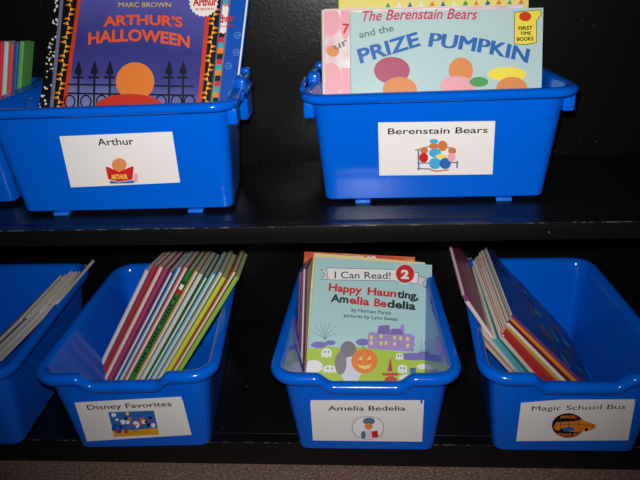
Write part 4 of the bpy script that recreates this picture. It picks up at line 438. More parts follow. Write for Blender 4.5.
# pages: fine sheet lines across the thickness (local y)
PAGES,nt,b=principled('page_block',srgb(214,208,196),.8,.2)
tc=nt.nodes.new('ShaderNodeTexCoord');w=nt.nodes.new('ShaderNodeTexWave');w.bands_direction='Y';w.inputs['Scale'].default_value=420;w.inputs['Distortion'].default_value=1.5;w.inputs['Detail'].default_value=2
cr=nt.nodes.new('ShaderNodeValToRGB');cr.color_ramp.elements[0].color=srgb(176,166,152);cr.color_ramp.elements[1].color=srgb(232,228,218)
nt.links.new(tc.outputs['Object'],w.inputs['Vector']);nt.links.new(w.outputs['Fac'],cr.inputs['Fac']);nt.links.new(cr.outputs['Color'],b.inputs['Base Color'])
# night-sky cover print (printed artwork, a ramp up the cover)
SKY,nt,b=principled('printed_dusk_sky',srgb(70,72,150),.28,.5)
tc=nt.nodes.new('ShaderNodeTexCoord');sx=nt.nodes.new('ShaderNodeSeparateXYZ');n=nt.nodes.new('ShaderNodeTexNoise');n.inputs['Scale'].default_value=14
ma=nt.nodes.new('ShaderNodeMath');ma.operation='MULTIPLY_ADD';ma.inputs[1].default_value=.05
mr=nt.nodes.new('ShaderNodeMapRange');mr.inputs['From Min'].default_value=.10;mr.inputs['From Max'].default_value=.27
cr=nt.nodes.new('ShaderNodeValToRGB');els=cr.color_ramp.elements;els[0].color=srgb(150,158,204);els[1].color=srgb(92,88,170)
for p,c in ((.15,(128,136,192)),(.40,(66,68,140)),(.70,(58,60,134))): e=els.new(p);e.color=srgb(*c)
nt.links.new(tc.outputs['Object'],sx.inputs[0]);nt.links.new(tc.outputs['Object'],n.inputs['Vector']);nt.links.new(n.outputs['Fac'],ma.inputs[0]);nt.links.new(sx.outputs['Z'],ma.inputs[2]);nt.links.new(ma.outputs[0],mr.inputs['Value']);nt.links.new(mr.outputs[0],cr.inputs['Fac']);nt.links.new(cr.outputs['Color'],b.inputs['Base Color'])
# ---------------------------------------------------------------- mesh helpers
def link(name,me,parent=None,mw=None):
    o=bpy.data.objects.new(name,me);COL.objects.link(o)
    if parent: o.parent=parent
    if mw is not None: o.matrix_world=mw
    return o
def mesh(name,V,F,mats,fm=None,smooth=None):
    me=bpy.data.meshes.new(name);me.from_pydata([tuple(v) for v in V],[],F)
    for m in mats: me.materials.append(m)
    if fm:
        for p,i in zip(me.polygons,fm): p.material_index=i
    if smooth is not None:
        me.polygons.foreach_set('use_smooth',[True]*len(me.polygons));me.set_sharp_from_angle(angle=D(smooth))
    me.update();return me
class MB:
    def __init__(s): s.V=[];s.F=[];s.M=[];s.mats=[]
    def mi(s,m):
        if m not in s.mats: s.mats.append(m)
        return s.mats.index(m)
    def add(s,V,F,m):
        b=len(s.V);i=s.mi(m);s.V+=[tuple(v) for v in V];s.F+=[tuple(b+k for k in f) for f in F];s.M+=[i]*len(F)
    def box(s,x0,x1,y0,y1,z0,z1,m,T=None,bev=0):
        if bev:
            import bmesh
            bm=bmesh.new();bmesh.ops.create_cube(bm,size=1,matrix=Matrix.Translation(((x0+x1)/2,(y0+y1)/2,(z0+z1)/2))@Matrix.Diagonal((x1-x0,y1-y0,z1-z0,1)))
            bmesh.ops.bevel(bm,geom=bm.edges[:],offset=bev,segments=3,affect='EDGES',profile=.5)
            bm.verts.index_update();V=[v.co.copy() for v in bm.verts];F=[[v.index for v in f.verts] for f in bm.faces];bm.free()
        else:
            V=[Vector((x,y,z)) for z in(z0,z1) for y in(y0,y1) for x in(x0,x1)]
            F=[(0,2,3,1),(4,5,7,6),(0,1,5,4),(2,6,7,3),(0,4,6,2),(1,3,7,5)]
        if T: V=[T@v for v in V]
        s.add(V,F,m)
    def tube(s,pts,r,m,n=10):
        pts=[Vector(p) for p in pts];V=[];F=[]
        for i,p in enumerate(pts):
            t=(pts[min(i+1,len(pts)-1)]-pts[max(i-1,0)]).normalized()
            a=t.cross(Vector((0,1,0)) if abs(t.y)<.9 else Vector((1,0,0))).normalized();c=t.cross(a)
            for k in range(n):
                q=2*math.pi*k/n;V.append(p+(a*math.cos(q)+c*math.sin(q))*r)
        for i in range(len(pts)-1):
            for k in range(n): F.append((i*n+k,i*n+(k+1)%n,(i+1)*n+(k+1)%n,(i+1)*n+k))
        F.append(tuple(reversed(range(n))));F.append(tuple(range((len(pts)-1)*n,len(pts)*n)));s.add(V,F,m)
    def build(s,name,parent=None,mw=None,smooth=None):
        return link(name,mesh(name,s.V,s.F,s.mats,s.M,smooth),parent,mw)
def tag(o,label,cat,group=None):
    o['label']=label;o['category']=cat
    if group:o['group']=group
    return o
def empty(name,mw,label,cat,group=None):
    o=bpy.data.objects.new(name,None);o.empty_display_size=.02;COL.objects.link(o);o.matrix_world=mw;return tag(o,label,cat,group)
def frame(O,a,b,c):
    R=Matrix.Rotation(D(a),3,'Z')@Matrix.Rotation(-D(b),3,'X')@Matrix.Rotation(D(c),3,'Y')
    return Matrix.Translation(O)@R.to_4x4()
# ---------------------------------------------------------------- printed art: thin ink layers on a sheet (local x,z plane, facing -y)
def text_geo(s,bold):
    cu=bpy.data.curves.new('t','FONT');cu.body=s;cu.size=1;cu.offset=bold;cu.resolution_u=3
    o=bpy.data.objects.new('t',cu);COL.objects.link(o);dg=bpy.context.evaluated_depsgraph_get();dg.update()
    me=bpy.data.meshes.new_from_object(o.evaluated_get(dg));V=[(v.co.x,v.co.y) for v in me.vertices];F=[tuple(p.vertices) for p in me.polygons]
    bpy.data.objects.remove(o);bpy.data.curves.remove(cu);bpy.data.meshes.remove(me);return V,F
def art_mesh(mb,items,y0=-.0003,dt=0,step=.000012,clip=None,lay=0):
    for it in items:
        lay+=1;y=y0-step*lay;m=ink(it[1])
        if it[0]=='poly':
            P=[(p[0],p[1]-dt) for p in it[2]]
            if clip:
                x0,x1,z0,z1=clip
                for ax,lim,sg in ((0,x0,1),(0,x1,-1),(1,z0,1),(1,z1,-1)):
                    out=[]
                    for i in range(len(P)):
                        A,B=P[i-1],P[i];ia=sg*(A[ax]-lim)>=0;ib=sg*(B[ax]-lim)>=0
                        if ia!=ib:
                            t=(lim-A[ax])/(B[ax]-A[ax]);out.append((A[0]+t*(B[0]-A[0]),A[1]+t*(B[1]-A[1])))
                        if ib: out.append(B)
                    P=out
                    if not P: break
            if len(P)<3: continue
            ar=sum(P[i-1][0]*P[i][1]-P[i][0]*P[i-1][1] for i in range(len(P)))
            if ar<0:P=P[::-1]
            mb.add([(p[0],y,p[1]) for p in P],[tuple(range(len(P)))],m)
        elif it[0]=='line':
            w=it[3]/2*1.15;P=[Vector((p[0],p[1]-dt)) for p in it[2]]
            for a,b in zip(P,P[1:]):
                d=b-a
                if d.length<1e-6: continue
                d.normalize();n=Vector((-d.y,d.x))*w;a2=a-d*w*.6;b2=b+d*w*.6
                q=[a2-n,b2-n,b2+n,a2+n];mb.add([(p.x,y,p.y) for p in q],[(0,1,2,3)],m)
        else:
            _,_,s,A,B,H,bold,arc,sh=it
            hv='M' in s and bold>0
            V,F=text_geo(s,0 if hv else bold)
            if not V: continue
            if hv: nv=len(V);V=[(x-bold,y_) for x,y_ in V]+[(x+bold,y_) for x,y_ in V];F=F+[tuple(q+nv for q in f) for f in F]
            x0=min(v[0] for v in V);x1=max(v[0] for v in V);A=Vector(A);B=Vector(B);u=(B-A);n=Vector((-u.y,u.x)).normalized()
            out=[]
            for vx,vy in V:
                k=(vx-x0)/(x1-x0);q=A+u*k+n*(vy/.70*H)+u.normalized()*(sh*vy/.7*H)+n*(arc*4*k*(1-k));out.append((q.x,y-(.000004 if hv and len(out)>=nv else 0),q.y-dt))
            mb.add(out,F,m)
# ---------------------------------------------------------------- bins
def tub(mb,m,hxb,hxt,yfb,yft,ybb,ybt,h,r,rim,rimh,dip=0,dw0=0,dw1=0,nb=0):
    """open tapered tub with a rolled rim; origin at the middle of the front bottom edge line y=yfb"""
    tops=h-rimh
    prof=[(0,-.006),(.0012,-.003),(.004,0)]+[(tops*k/8,0) for k in range(1,8)]+[(tops,0),(tops+.0005,rim*.55),(tops+.0012,rim*.86),(tops+rimh*.3,rim),(tops+rimh*.62,rim*1.0),(tops+rimh*.84,rim*.86),(h-.0004,rim*.6),(h,rim*.3),(h-rimh*.08,rim*.02),(h-rimh*.3,-rim*.16),(h-rimh*.8,-rim*.22)]+[(tops*k/8,-.0028) for k in range(7,0,-1)]+[(.006,-.0035),(.0035,-.008)]
    NC=7;NX=44;NY=10
    def ring(z,e):
        t=z/h;hx=hxb+(hxt-hxb)*t+e;y0=yfb+(yft-yfb)*t-e;y1=ybb+(ybt-ybb)*t+e;rr=max(.004,r*(.7+.5*t)+e)
        P=[]
        for i in range(NX): P.append((-hx+rr+(2*hx-2*rr)*i/NX,y0,1))
        for i in range(NC): a=-math.pi/2+math.pi/2*i/NC;P.append((hx-rr+rr*math.cos(a),y0+rr+rr*math.sin(a),0))
        for i in range(NY): P.append((hx,y0+rr+(y1-y0-2*rr)*i/NY,0))
        for i in range(NC): a=math.pi/2*i/NC;P.append((hx-rr+rr*math.cos(a),y1-rr+rr*math.sin(a),0))
        for i in range(NX): P.append((hx-rr-(2*hx-2*rr)*i/NX,y1,0))
        for i in range(NC): a=math.pi/2+math.pi/2*i/NC;P.append((-hx+rr+rr*math.cos(a),y1-rr+rr*math.sin(a),0))
        for i in range(NY): P.append((-hx,y1-rr-(y1-y0-2*rr)*i/NY,0))
        for i in range(NC): a=math.pi+math.pi/2*i/NC;P.append((-hx+rr+rr*math.cos(a),y0+rr+rr*math.sin(a),0))
        out=[]
        wz=min(1,max(0,(z-(h-.055))/(.055-rimh)));wz=wz*wz*(3-2*wz)
        for x,y,fr in P:
            zz=z;yy=y;x=x*(1-nb*max(0,(y-y0)/(y1-y0)))
            if dip and fr:
                g=1-min(1,max(0,(abs(x)-dw0)/(dw1-dw0)));g=g*g*(3-2*g);zz-=dip*g*wz;yy+=.004*g*wz*(1 if z>=tops else 1)
            out.append((x,yy,zz))
        return out
    V=[];F=[];n=0
    R=[ring(z,e) for z,e in prof];n=len(R[0])
    for q in R:V+=q
    for i in range(len(R)-1):
        for k in range(n): F.append((i*n+k,i*n+(k+1)%n,(i+1)*n+(k+1)%n,(i+1)*n+k))
    F.append(tuple(reversed(range(n))));F.append(tuple(range((len(R)-1)*n,len(R)*n)))
    mb.add(V,F,m)
def label_part(key,parent,tilt,bin_mw,yoff,lx=0):
    mb=MB();items=ART[key];sheet=items[0][2]
    P=[tuple(p) for p in sheet];ar=sum(P[i-1][0]*P[i][1]-P[i][0]*P[i-1][1] for i in range(len(P)))
    if ar<0:P=P[::-1]
    k=len(P);V=[(p[0],-.0001,p[1]) for p in P]+[(p[0],.0002,p[1]) for p in P]
    F=[tuple(range(k)),tuple(reversed(range(k,2*k)))]+[(i,(i+1)%k+0,(i+1)%k+k,i+k)[::-1] for i in range(k)]
    mb.add(V,F,ink('paper'))
    mw=bin_mw@Matrix.Translation((lx,yoff,0))@Matrix.Rotation(tilt,4,'X')
    lab=mb.build('name_label',parent,mw)
    pic=MB();art_mesh(pic,[i for i in items[1:] if not(i[0]=='text' and i[1]=='handink')]);pic.build('label_picture',lab,mw)
    tx=MB();art_mesh(tx,[i for i in items[1:] if i[0]=='text' and i[1]=='handink'],-.0002);tx.build('lettering',lab,mw)
    return lab
def upper_bin(loc,rot,label,key=None,group=None,clips=(-1,1),lx=0,cdx=0):
    mw=Matrix.Translation(loc)@Matrix.Rotation(D(rot),4,'Z')
    root=empty('storage_bin',mw,label,'bin',group)
    mb=MB();tub(mb,BLUE,.1430,.1545,0,-.0241,.128,.150,.148,.019,.0150,.0125,nb=.085)
    mb.build('tub',root,mw,40)
    for sx in(-1,1):
        f=MB();f.box(sx*.092-.010,sx*.092+.010,-.0012,.012,-.0038,.0006,FOOTBLUE,None,.0008);f.build('foot',root,mw,40)
    for sx in (-1,1):
        l=MB();l.box(-.007,.007,-.009,.012,.115,.136,BLUE,Matrix.Translation((sx*.1565,-.004,0)),.003);l.build('rim_lug',root,mw,50)
        if sx not in clips: continue
        c=MB()
        c.box(-.009,.007,-.022,.022,.104,.160,BLUE,Matrix.Translation((sx*(.1535+cdx),.075,0)),.005)
        c.box(-.006,.006,-.008,.008,.150,.164,BLUE,Matrix.Translation((sx*(.151+cdx),.115,0)),.004)
        g=c.build('side_clip',root,mw,50)
        h=MB();x=sx*(.1615+cdx*.8)
        h.tube([(x,.008,.142),(x+sx*.004,.012,.147),(x+sx*.005,.03,.149),(x+sx*.005,.062,.150),(x,.066,.148)],.0035,BLUE,12)
        h.build('clip_bar',g,mw,50)
    if key: label_part(key,root,math.atan(.022/.135),mw,-.0012,lx)
    return root,mw
def lower_bin(loc,rot,label,key=None,group=None,lx=0):
    mw=Matrix.Translation(loc)@Matrix.Rotation(D(rot),4,'Z')
    root=empty('book_bin',mw,label,'bin',group)
    mb=MB();tub(mb,BLUE,.0975,.1165,0,-.0174,.270,.300,.152,.022,.0145,.0165,.0165,.043,.064,nb=.12)
    for sx in(-1,1): mb.box(sx*.075-.0012,sx*.075+.0012,-.0168,-.010,.100,.138,BLUE)
    mb.build('tub',root,mw,40)
    if key: label_part(key,root,math.atan(.016/.14),mw,-.0012,lx)
    return root,mw
# ---------------------------------------------------------------- books
def book(name,mw,w,h,t,cover,label,group=None,hard=False,art=None,arts=None,spine=None,dt=0,cat='book',ct=None):
    """x: width from the spine, y: thickness from the front cover, z: height"""
    root=empty(name,mw,label,cat,group)
    c=MB();ct=ct or (.0010 if hard else .0005);ov=.002 if hard else 0
    sm=spine or cover
    N=6;outer=[];inner=[]
    # rounded U section: front cover, spine, back cover
    rb=min(t*.35,.003)
    def sec(off):
        P=[(w,off)];
        for i in range(N+1): a=math.pi/2*i/N;P.append((rb-(rb-off)*math.sin(a) if 1 else 0,rb-(rb-off)*math.cos(a)))
        for i in range(N+1): a=math.pi/2*i/N;P.append((rb-(rb-off)*math.cos(a),t-rb+(rb-off)*math.sin(a)))
        P.append((w,t-off));return P
    A=sec(0);B=sec(ct);n=len(A)
    V=[(p[0],p[1],0) for p in A]+[(p[0],p[1],h) for p in A]+[(p[0],p[1],0) for p in B]+[(p[0],p[1],h) for p in B]
    F=[];S=[]
    for i in range(n-1):
        q=[(i,i+n,i+1+n,i+1),(i+2*n,i+1+2*n,i+1+3*n,i+3*n),(i+n,i+3*n,i+1+3*n,i+1+n),(i,i+1,i+1+2*n,i+2*n)]
        if 0<i<n-2: S+=q
        else: F+=q
    F+=[(0,2*n,3*n,n),(n-1,2*n-1,4*n-1,3*n-1)]
    base=len(c.V);c.add(V,F,cover)
    ii=c.mi(sm);c.F+=[tuple(base+k for k in f) for f in S];c.M+=[ii]*len(S)
    c.build('cover',root,mw,35)
    p=MB();p.box(.0012,w-.0006-ov,ct+.00005,t-ct-.00005,ov+.0003,h-.0003-ov,PAGES);p.build('pages',root,mw)
    if art:
        lay=0
        for nm,items in art:
            a=MB();art_mesh(a,items,-.00012,dt,clip=(.0005,w-.0005,.001,h-.0005),lay=lay);a.build(nm,root,mw);lay+=len(items)
    return root
def basis(S0,Ztop,B):
    z=(Vector(Ztop)-Vector(S0));L=z.length;z.normalize();x=Vector(B);x=(x-z*x.dot(z)).normalized();y=z.cross(x)
    M=Matrix((x,y,z)).transposed().to_4x4();return Matrix.Translation(S0)@M,L
# ================================================================ SETTING
def struct(o): o['kind']='structure';return o
m=MB();m.box(-3,3,-2.6,1.30,-.02,0,CARP);struct(m.build('floor'))
m=MB();m.box(-3,3,1.20,1.30,0,2.6,WALL);struct(m.build('wall_back'))
# ================================================================ BOOKSHELF
bs=empty('bookshelf',Matrix.Translation((0,.70,0)),'long glossy black laminate bookshelf holding all the blue bins','bookshelf')
XL,XR=-1.15,1.15
def bp(name,x0,x1,y0,y1,z0,z1,mt=LAM,label=None,bev=.0009):
    m=MB();m.box(x0,x1,y0,y1,z0,z1,mt,None,bev);o=m.build(name,bs,None,40)
    o.parent=bs;o.matrix_parent_inverse=bs.matrix_world.inverted()
    if label:o['label']=label
    return o
bs_inv=Matrix.Translation((0,-.70,0))
bpy.context.view_layer.update()
bp('shelf_board',XL,XR,.7195,1.04,.0,.0425)
bp('shelf_board',XL,XR,.7195,.9645,.368,.390)
bp('edge_strip',XL,XR,.70,.7190,.0,.0427)
bp('edge_strip',XL,XR,.70,.7190,.3675,.3902)
bp('back_panel',XL,XR,1.04,1.052,.0,1.12)
bp('back_panel',XL,XR,.9645,1.0395,.368,1.10)
bp('top_board',XL,XR,.70,.9640,.82,.845)
bp('side_panel',XL-.02,XL,.70,1.052,0,1.12);bp('side_panel',XR,XR+.02,.70,1.052,0,1.12)
bp('worn_edge',XL,XR,.6996,.7008,.0420,.0430,CHIP,'chipped pale wear along the front edge',.0002)
bp('worn_edge',XL,XR,.6996,.7008,.3895,.3905,CHIP,'chipped pale wear along the front edge',.0002)
# ================================================================ BINS
A_bin,_=upper_bin((-.321,.7505,.394),.6,'blue plastic bin labelled Arthur on the upper shelf','label_arthur',clips=(1,),lx=.006,cdx=.005)
B_bin,_=upper_bin((.0845,.7735,.394),-.3,'blue plastic bin labelled Berenstain Bears on the upper shelf','label_bears',clips=(-1,),lx=.002)
N_bin,_=upper_bin((-.640,.792,.394),-1.5,'blue bin cut off by the left edge, left of the Arthur bin',clips=())
D_bin,_=lower_bin((-.3355,.6865,.0428),2.5,'blue lower-shelf bin labelled Disney Favorites','label_disney',lx=.011)
M_bin,_=lower_bin((-.0080,.6865,.0428),0,'blue lower-shelf bin labelled Amelia Bedelia','label_amelia',lx=.0075)
G_bin,_=lower_bin((.2700,.6885,.0428),0,'blue lower-shelf bin labelled Magic School Bus','label_magic')
L_bin,_=lower_bin((-.6230,.6865,.0428),0,'blue lower-shelf bin cut off by the left edge, left of the Disney Favorites bin')
# ================================================================ BOOKS: Arthur bin
def stack_mw(O,a,b,c,du,dn,dv,dc=0):
    M=frame(O,a,b,c);u=M.col[0].xyz;n=M.col[1].xyz;v=M.col[2].xyz
    M2=frame(O,a,b,c+dc);M2.translation=Vector(O)+u*du+n*dn+v*dv;return M2
AO=(-.4443,.771,.4021)
k=ART['halloween'];titles=[i for i in k if i[0]=='text' and i[1] in('gold','orangetitle')];rest=[i for i in k if i not in titles]
book('picture_book',stack_mw(AO,.82,20.94,8.77,-.0005,0,.036),.2145,.270,.0060,SKY,"front picture book titled Arthur's Halloween in the Arthur bin",art=[('cover_picture',rest),('title',titles)],dt=.036)
book('picture_book',stack_mw(AO,.82,20.94,8.77,-.010,.008,.036),.2325,.275,.0055,rgbmat('grey_violet_cover',(120,118,150),.3),"picture book with green and chequered border just behind Arthur's Halloween",art=[('cover_picture',[[i[0],i[1],[(p[0]+.010,p[1]) for p in i[2]]]+i[3:] if i[0]!='text' else [i[0],i[1],i[2],(i[3][0]+.010,i[3][1]),(i[4][0]+.010,i[4][1])]+i[5:] for i in ART['greenborder']])],dt=.036)
random.seed(8);strip=[]
for i in range(60):
    zz=.10+i*.0028;xx=random.uniform(.002,.020);s=.0035
    strip.append(['poly',random.choice(['candyorange','candyyellow','candyred','bushpurple','tan']),[(xx,zz),(xx+s,zz+.001),(xx+s*.6,zz+s)]])
book('picture_book',stack_mw(AO,.82,20.94,8.77,-.024,.0145,.036,5),.19,.268,.0050,rgbmat('black_patterned_cover',(32,26,34),.3),'picture book with orange speckled black edge left of the front book in the Arthur bin',art=[('cover_picture',strip)])
book('picture_book',stack_mw(AO,.82,20.94,8.77,.012,.0205,.042),.2325,.272,.0060,rgbmat('royal_blue_cover',(14,84,186),.3),'blue picture book with pale ring pattern, rearmost right in the Arthur bin',art=[('cover_picture',[[i[0],i[1],[(p[0]-.012,p[1]) for p in i[2]]]+i[3:] for i in ART['bluedots']]+[['poly','cream',[(.2298,.043),(.2322,.043),(.2322,.315),(.2298,.315)]]])],dt=.042,hard=True)
random.seed(9);sp=[]
for i in range(120):
    zz=random.uniform(.06,.255);xx=random.uniform(.001,.022);s=random.uniform(.0012,.0032)
    sp.append(['poly','cream',[(xx,zz),(xx+s,zz-s*.3),(xx+s*1.2,zz+s*.7),(xx+s*.2,zz+s)]])
book('composition_book',stack_mw(AO,.82,20.94,8.77,-.0426,.0275,.034,3.7),.20,.262,.0080,rgbmat('black_speckled_cover',(16,15,18),.35),'black and white speckled book, leftmost in the Arthur bin',art=[('cover_picture',sp)])
# Berenstain bin
BO=(-.0229,.7718,.4035)
k=ART['pumpkin'];tc_={'pinkred','greygreen','titleblue'};titles=[i for i in k if i[0]=='text' and i[1] in tc_];rest=[i for i in k if i not in titles]
book('picture_book',stack_mw(BO,1.83,19.36,1.14,0,0,.006),.2450,.2279,.0055,rgbmat('pale_teal_cover',(188,214,214),.22,.5,.3),'front picture book titled The Berenstain Bears and the Prize Pumpkin',art=[('cover_picture',rest),('title',titles)],dt=.006)
book('picture_book',stack_mw(BO,1.83,19.36,1.14,-.0335,.008,.030),.2470,.2090,.0045,rgbmat('pink_white_cover',(240,214,216),.2,.5,.4,(40,(240,190,196),(246,240,240))),'pink and white picture book with a 7, just behind the Prize Pumpkin book',art=[('cover_picture',[[i[0],i[1],[(p[0]+.0335,p[1]) for p in i[2]]]+i[3:] if i[0]!='text' else [i[0],i[1],i[2],(i[3][0]+.0335,i[3][1]),(i[4][0]+.0335,i[4][1])]+i[5:] for i in ART['pinkpicture']])],dt=.030)
for i,(du,dv,hh,w_,rgb,lb) in enumerate([(-.036,.036,.2045,.260,(236,230,222),'cream picture book third from the front in the Berenstain Bears bin'),(-.0375,.036,.207,.262,(214,200,190),'greyish picture book fourth from the front in the Berenstain Bears bin'),(-.034,.036,.2095,.262,(236,226,210),'pale picture book fifth from the front in the Berenstain Bears bin')]):
    book('picture_book',stack_mw(BO,1.83,19.36,1.14,du,.0135+i*.0055,dv),w_,hh,.0045,rgbmat('cream_cover_%s'%'abc'[i],rgb,.3,.5),lb)
random.seed(4);yp=[]
for i in range(14): x=.02+i*.0145;yp.append(['poly',random.choice(['titleblue','leafgreen','candyorange','cream','cream']),[(x+.04,.236),(x+.050,.238+random.random()*.006),(x+.046,.248)]])
book('picture_book',stack_mw(BO,1.83,19.36,1.14,-.015,.031,.006),.250,.255,.005,rgbmat('yellow_cover',(240,226,130),.3,.5),'yellow picture book standing tallest at the back of the Berenstain Bears bin',art=[('cover_picture',yp)])
# Amelia bin
MO=(-.106,.7851,.0614)
k=ART['haunting'];titles=[i for i in k if i[0]=='text' and i[1] in('redink','inkblack','white')];rest=[i for i in k if i not in titles]
book('reader_book',stack_mw(MO,5.43,42.85,7.38,0,0,.026),.1975,.2035,.0045,rgbmat('aqua_cover',(176,216,216),.3,.45),'front reader titled Happy Haunting, Amelia Bedelia in the Amelia Bedelia bin',art=[('cover_picture',rest),('title',titles)],dt=.026)
book('reader_book',stack_mw(MO,5.43,42.85,7.38,-.007,.006,.022,1),.03+.16,.2160,.004,rgbmat('cream_yellow_cover',(240,222,160),.35),'cream-edged reader directly behind the Happy Haunting book')
book('reader_book',stack_mw(MO,5.43,42.85,7.38,-.0155,.012,.022,-1.2),.1900,.2190,.005,rgbmat('orange_cover',(226,110,62),.35,.5,0,(30,(214,84,50),(240,160,110))),'orange reader showing above and left of the Happy Haunting book',art=[('title',[[i[0],i[1],i[2],(i[3][0]+.0155,i[3][1]-.011),(i[4][0]+.0155,i[4][1]-.011)]+i[5:] for i in ART['orangeback']])],dt=.022)
cols=[(150,60,60),(96,70,110),(204,196,186),(120,84,70),(60,70,120),(210,190,160)]
nm=['dark red','purple','pale grey','brown','navy','tan']
for i,cx in enumerate(cols[2:5]):
    i+=2
    book('reader_book',stack_mw(MO,5.43,42.85,7.38,-.004+.002*i,.007+i*.0055,.045,.2),.165,.160-.005*i,.0048,rgbmat('reader_cover_'+nm[i].replace(' ','_'),cx,.3),'%s edged reader, %s from the front of the stack in the Amelia Bedelia bin'%(nm[i],['second','third','fourth','fifth','sixth','seventh','eighth','ninth'][i]))
# Disney bin: leaning fan of thin paperbacks, spines to the front
random.seed(21)
dis=[((196,186,206),'grey-lilac'),((170,52,66),'dark red'),((214,150,140),'dusty pink'),((176,60,104),'raspberry'),((96,84,130),'dull violet'),((70,140,196),'light blue'),((214,110,100),'salmon'),((26,132,66),'green text-dashed'),((196,150,60),'mustard'),((188,206,200),'pale grey-green'),((30,112,60),'dark green'),((110,180,204),'sky blue'),((150,170,150),'sage'),((206,212,60),'lime yellow'),((168,92,50),'rust brown'),((150,190,70),'yellow-green')]
n=len(dis)
for i,(rgb,nmz) in enumerate(dis):
    t=i/(n-1)
    K=Vector((-.3471,.860,.2520)).lerp(Vector((-.2010,.850,.2421)),t)
    S=Vector((-.4587,.800,.060)).lerp(Vector((-.3260,.800,.060)),t)
    j=random.uniform(-.004,.004)
    K=K+(K-S).normalized()*(j*2.2)
    # slide the base up the spine line so it stays inside the tub
    minx=-.438;f=max(.03,(minx-S.x)/(K.x-S.x)*1.0)
    S2=S.lerp(K,f)
    mw,L=basis(S2,K,(.0,1,-.06))
    r=book('paperback',mw,.150,L,.0074,rgbmat('cover_'+nmz.replace(' ','_').replace('-','_'),rgb,.4,.4,0),'%s paperback in the Disney Favorites bin, %s'%(nmz,'leftmost of the row' if i==0 else 'rightmost of the row' if i==n-1 else 'right of the %s one'%dis[i-1][1]),'paperbacks in the Disney Favorites bin',ct=.0016,spine=rgbmat('spine_'+nmz.replace(' ','_').replace('-','_'),rgb,.35,.4))
    # pale page-edge strip on alternating ones: book turned so the sheet edges show
    sp=MB()
    if i%2==0 or i in(5,9,11):
        sp.box(-.0006,.0004,.0012,.0040,.001,L-.001,rgbmat('pale_spine_stripe',(222,216,212),.5));sp.build('spine_stripe',r,mw)
    if i==7:
        for q in range(22):
            z0=L*.12+q*L*.030;
            if q%7==6: continue
            sp.box(-.0006,.0002,.0022,.0056,z0,z0+L*.019,ink('inkblack'))
        sp.box(-.0007,.0002,.0010,.0066,L*.80,L*.84,ink('redink'));sp.box(-.0007,.0002,.0010,.0066,L*.84,L*.88,ink('cream'));sp.box(-.0007,.0002,.002,.0056,L*.89,L*.91,ink('inkblack'))
        sp.build('spine_marks',r,mw)
# Magic School Bus bin: stack leaning left
mag=[((214,206,196),'cream'),((196,40,40),'bright red'),((178,50,52),'dull red'),((190,60,50),'brick red'),((206,160,70),'ochre'),((228,224,218),'white'),((110,30,50),'maroon'),((232,140,40),'orange'),((120,60,130),'purple')]
n=len(mag)
starpr=[]
random.seed(12)
for i in range(46):
    x=random.uniform(.01,.20);z=random.uniform(.02,.18);s=random.uniform(.004,.016)
    starpr.append(['poly',random.choice(['titleblue','paleblue2','purple','deepblue','paleblue2','teal','bronze','bronze']),[(x+s*random.uniform(.7,1.2)*math.cos(a),z+s*random.uniform(.5,1.1)*math.sin(a)) for a in [q*math.pi/4 for q in range(8)]]])
PAL['paleblue2']=(70,110,170);PAL['deepblue']=(20,44,110);PAL['bronze']=(120,96,70)
for i,(rgb,nmz) in enumerate(mag):
    t=i/(n-1)
    K=Vector((.1934,.770,.1790)).lerp(Vector((.2030,.778,.2140)),t)
    S=Vector((.2850,.785,.058)).lerp(Vector((.3480,.785,.060)),t)
    K=K+(K-S).normalized()*random.uniform(-.003,.003)
    mw,L=basis(S,K,(.03,1,.0))
    last=i==n-1
    r=book('paperback',mw,.212,L,.0064 if not last else .005,rgbmat('cover_'+nmz.replace(' ','_'),rgb if not last else (44,76,146),.32,.5),'%s-spined paperback in the Magic School Bus bin, %s'%(nmz,'topmost, dark blue cover showing' if last else 'just under the %s one'%mag[i+1][1]),'paperbacks in the Magic School Bus bin',ct=.0010,spine=rgbmat('spine_'+nmz.replace(' ','_'),rgb,.35,.4))
    if last:
        a=MB()
        # artwork on the upward-facing back cover
        items=[[p[0],p[1],[(q[0],q[1]) for q in p[2]]] for p in starpr]
        art_mesh(a,items,-.0001,clip=(.001,.211,.001,L-.001));a.build('cover_picture',r,mw)
# teal pair and the higher group at the far left of the same bin
def fan(defs,Kx0,Kx1,S0,S1,wid,th,place,group,Bv,jit=.003,seed=1,stripe=None,nm='paperback'):
    random.seed(seed);n=len(defs)
    for i,(rgb,nmz) in enumerate(defs):
        t=i/max(1,n-1);K=Vector(Kx0).lerp(Vector(Kx1),t);S=Vector(S0).lerp(Vector(S1),t)
        K=K+(K-S).normalized()*random.uniform(-jit,jit)
        mw,L=basis(S,K,Bv)
        key=nmz.replace(' ','_').replace('-','_')
        book('reader_book' if nm=='reader' else nm,mw,wid,L,th,rgbmat('cover_'+key,rgb,.35,.5),'%s %s %s'%(nmz,nm.replace('_',' '),place if i==0 else place.split(',')[0]+', next to the %s one'%defs[i-1][1]),group,ct=.0012,spine=rgbmat('spine_'+key,rgb,.35,.45))
G2='paperbacks in the Magic School Bus bin'
fan([((120,190,194),'pale turquoise'),((84,170,176),'teal')],(.1790,.775,.1725),(.1850,.776,.1740),(.2640,.785,.055),(.2730,.785,.055),.235,.0075,'in the Magic School Bus bin, left of the cream one',G2,(.035,1,.0),.001,2)
fan([((150,70,110),'violet'),((232,214,206),'blush white')],(.1345,.775,.2490),(.1400,.775,.238),(.2250,.790,.098),(.2350,.790,.085),.20,.006,'leaning highest in the Magic School Bus bin, at its left wall',G2,(.035,1,.0),.001,3)
fan([((214,190,170),'beige'),((226,208,196),'cream-white')],(.1600,.772,.180),(.1660,.772,.186),(.2450,.785,.070),(.2520,.785,.070),.19,.0055,'low in the Magic School Bus bin, at its left wall',G2,(.035,1,.0),.001,6)
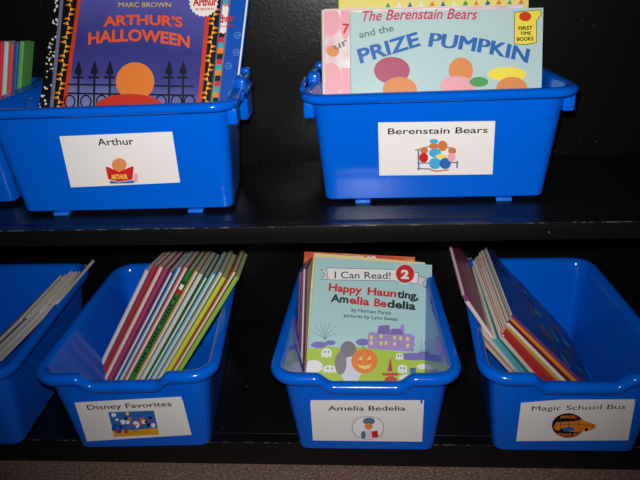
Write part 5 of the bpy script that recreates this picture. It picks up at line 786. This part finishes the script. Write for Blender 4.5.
fan([((120,84,70),'brown'),((96,70,120),'purple'),((206,196,190),'whitish'),((150,60,56),'maroon')],(-.1045,.842,.252),(-.0945,.842,.258),(-.1140,.792,.100),(-.1035,.792,.100),.12,.0029,'by the left wall of the Amelia Bedelia bin, outermost','readers at the left wall of the Amelia Bedelia bin',(0,1,0),.002,7,None,'reader')
# half-seen bin at lower left
fan([((200,192,186),'light grey'),((120,90,96),'brownish grey'),((206,200,196),'off-white'),((176,168,170),'ash grey'),((212,206,200),'ivory'),((190,184,186),'silver grey'),((206,200,190),'bone white')],(-.5540,.815,.184),(-.5065,.848,.196),(-.6660,.810,.090),(-.6270,.836,.088),.158,.0050,'in the cut-off lower-left bin, leftmost of its leaning row','paperbacks in the half-seen lower-left bin',(0,1,0),.008,4)
# books in the half-seen upper-left bin
fan([((236,226,214),'cream'),((90,160,90),'moss green'),((214,214,208),'chalk white'),((222,120,60),'orange-red'),((226,40,70),'crimson'),((190,214,210),'mint white'),((214,80,70),'tomato red'),((40,90,170),'mid blue'),((96,170,90),'leaf green')],(-.5330,.868,.6030),(-.4730,.868,.6010),(-.5820,.845,.402),(-.5270,.845,.402),.03,.0066,'left of the Arthur bin, leftmost shown','board books left of the Arthur bin',(0,1,0),.0012,5,None,'board_book')
# ================================================================ CAMERA AND LIGHT
cam=bpy.data.cameras.new('camera');cam.sensor_width=36;cam.lens=622/640*36;cam.clip_start=.01
co=bpy.data.objects.new('camera',cam);COL.objects.link(co)
p,yw,ro=.4319,.0866,-.0499
fw=Vector((-math.sin(yw)*math.cos(p),math.cos(yw)*math.cos(p),-math.sin(p)))
rr=Vector((math.cos(yw),math.sin(yw),0));uu=rr.cross(fw)
c_,s_=math.cos(ro),math.sin(ro);r2=rr*c_+uu*s_;u2=-rr*s_+uu*c_
M=Matrix((r2,u2,-fw)).transposed().to_4x4();M.translation=(0,0,.6953);co.matrix_world=M
SC.camera=co
fl=bpy.data.lights.new('camera_flash','SPOT');fl.energy=FLASH;fl.spot_size=D(88);fl.spot_blend=.9;fl.shadow_soft_size=.009;fl.color=(1,.985,.96)
fo=bpy.data.objects.new('camera_flash',fl);COL.objects.link(fo)
T=Matrix.Translation((0,0,0))
d=(fw+u2*.10+r2*.02).normalized();fo.matrix_world=Matrix.Translation(Vector((0,0,.6953))+u2*.036-r2*.012)@d.to_track_quat('-Z','Y').to_matrix().to_4x4()
W=bpy.data.worlds.new('dim_room');SC.world=W;W.use_nodes=True;bg=W.node_tree.nodes['Background'];bg.inputs['Color'].default_value=(.9,.92,1,1);bg.inputs['Strength'].default_value=.015
SC.view_settings.view_transform='Standard';SC.view_settings.look='None';SC.view_settings.gamma=1;SC.view_settings.exposure=0;SC.view_settings.use_curve_mapping=False
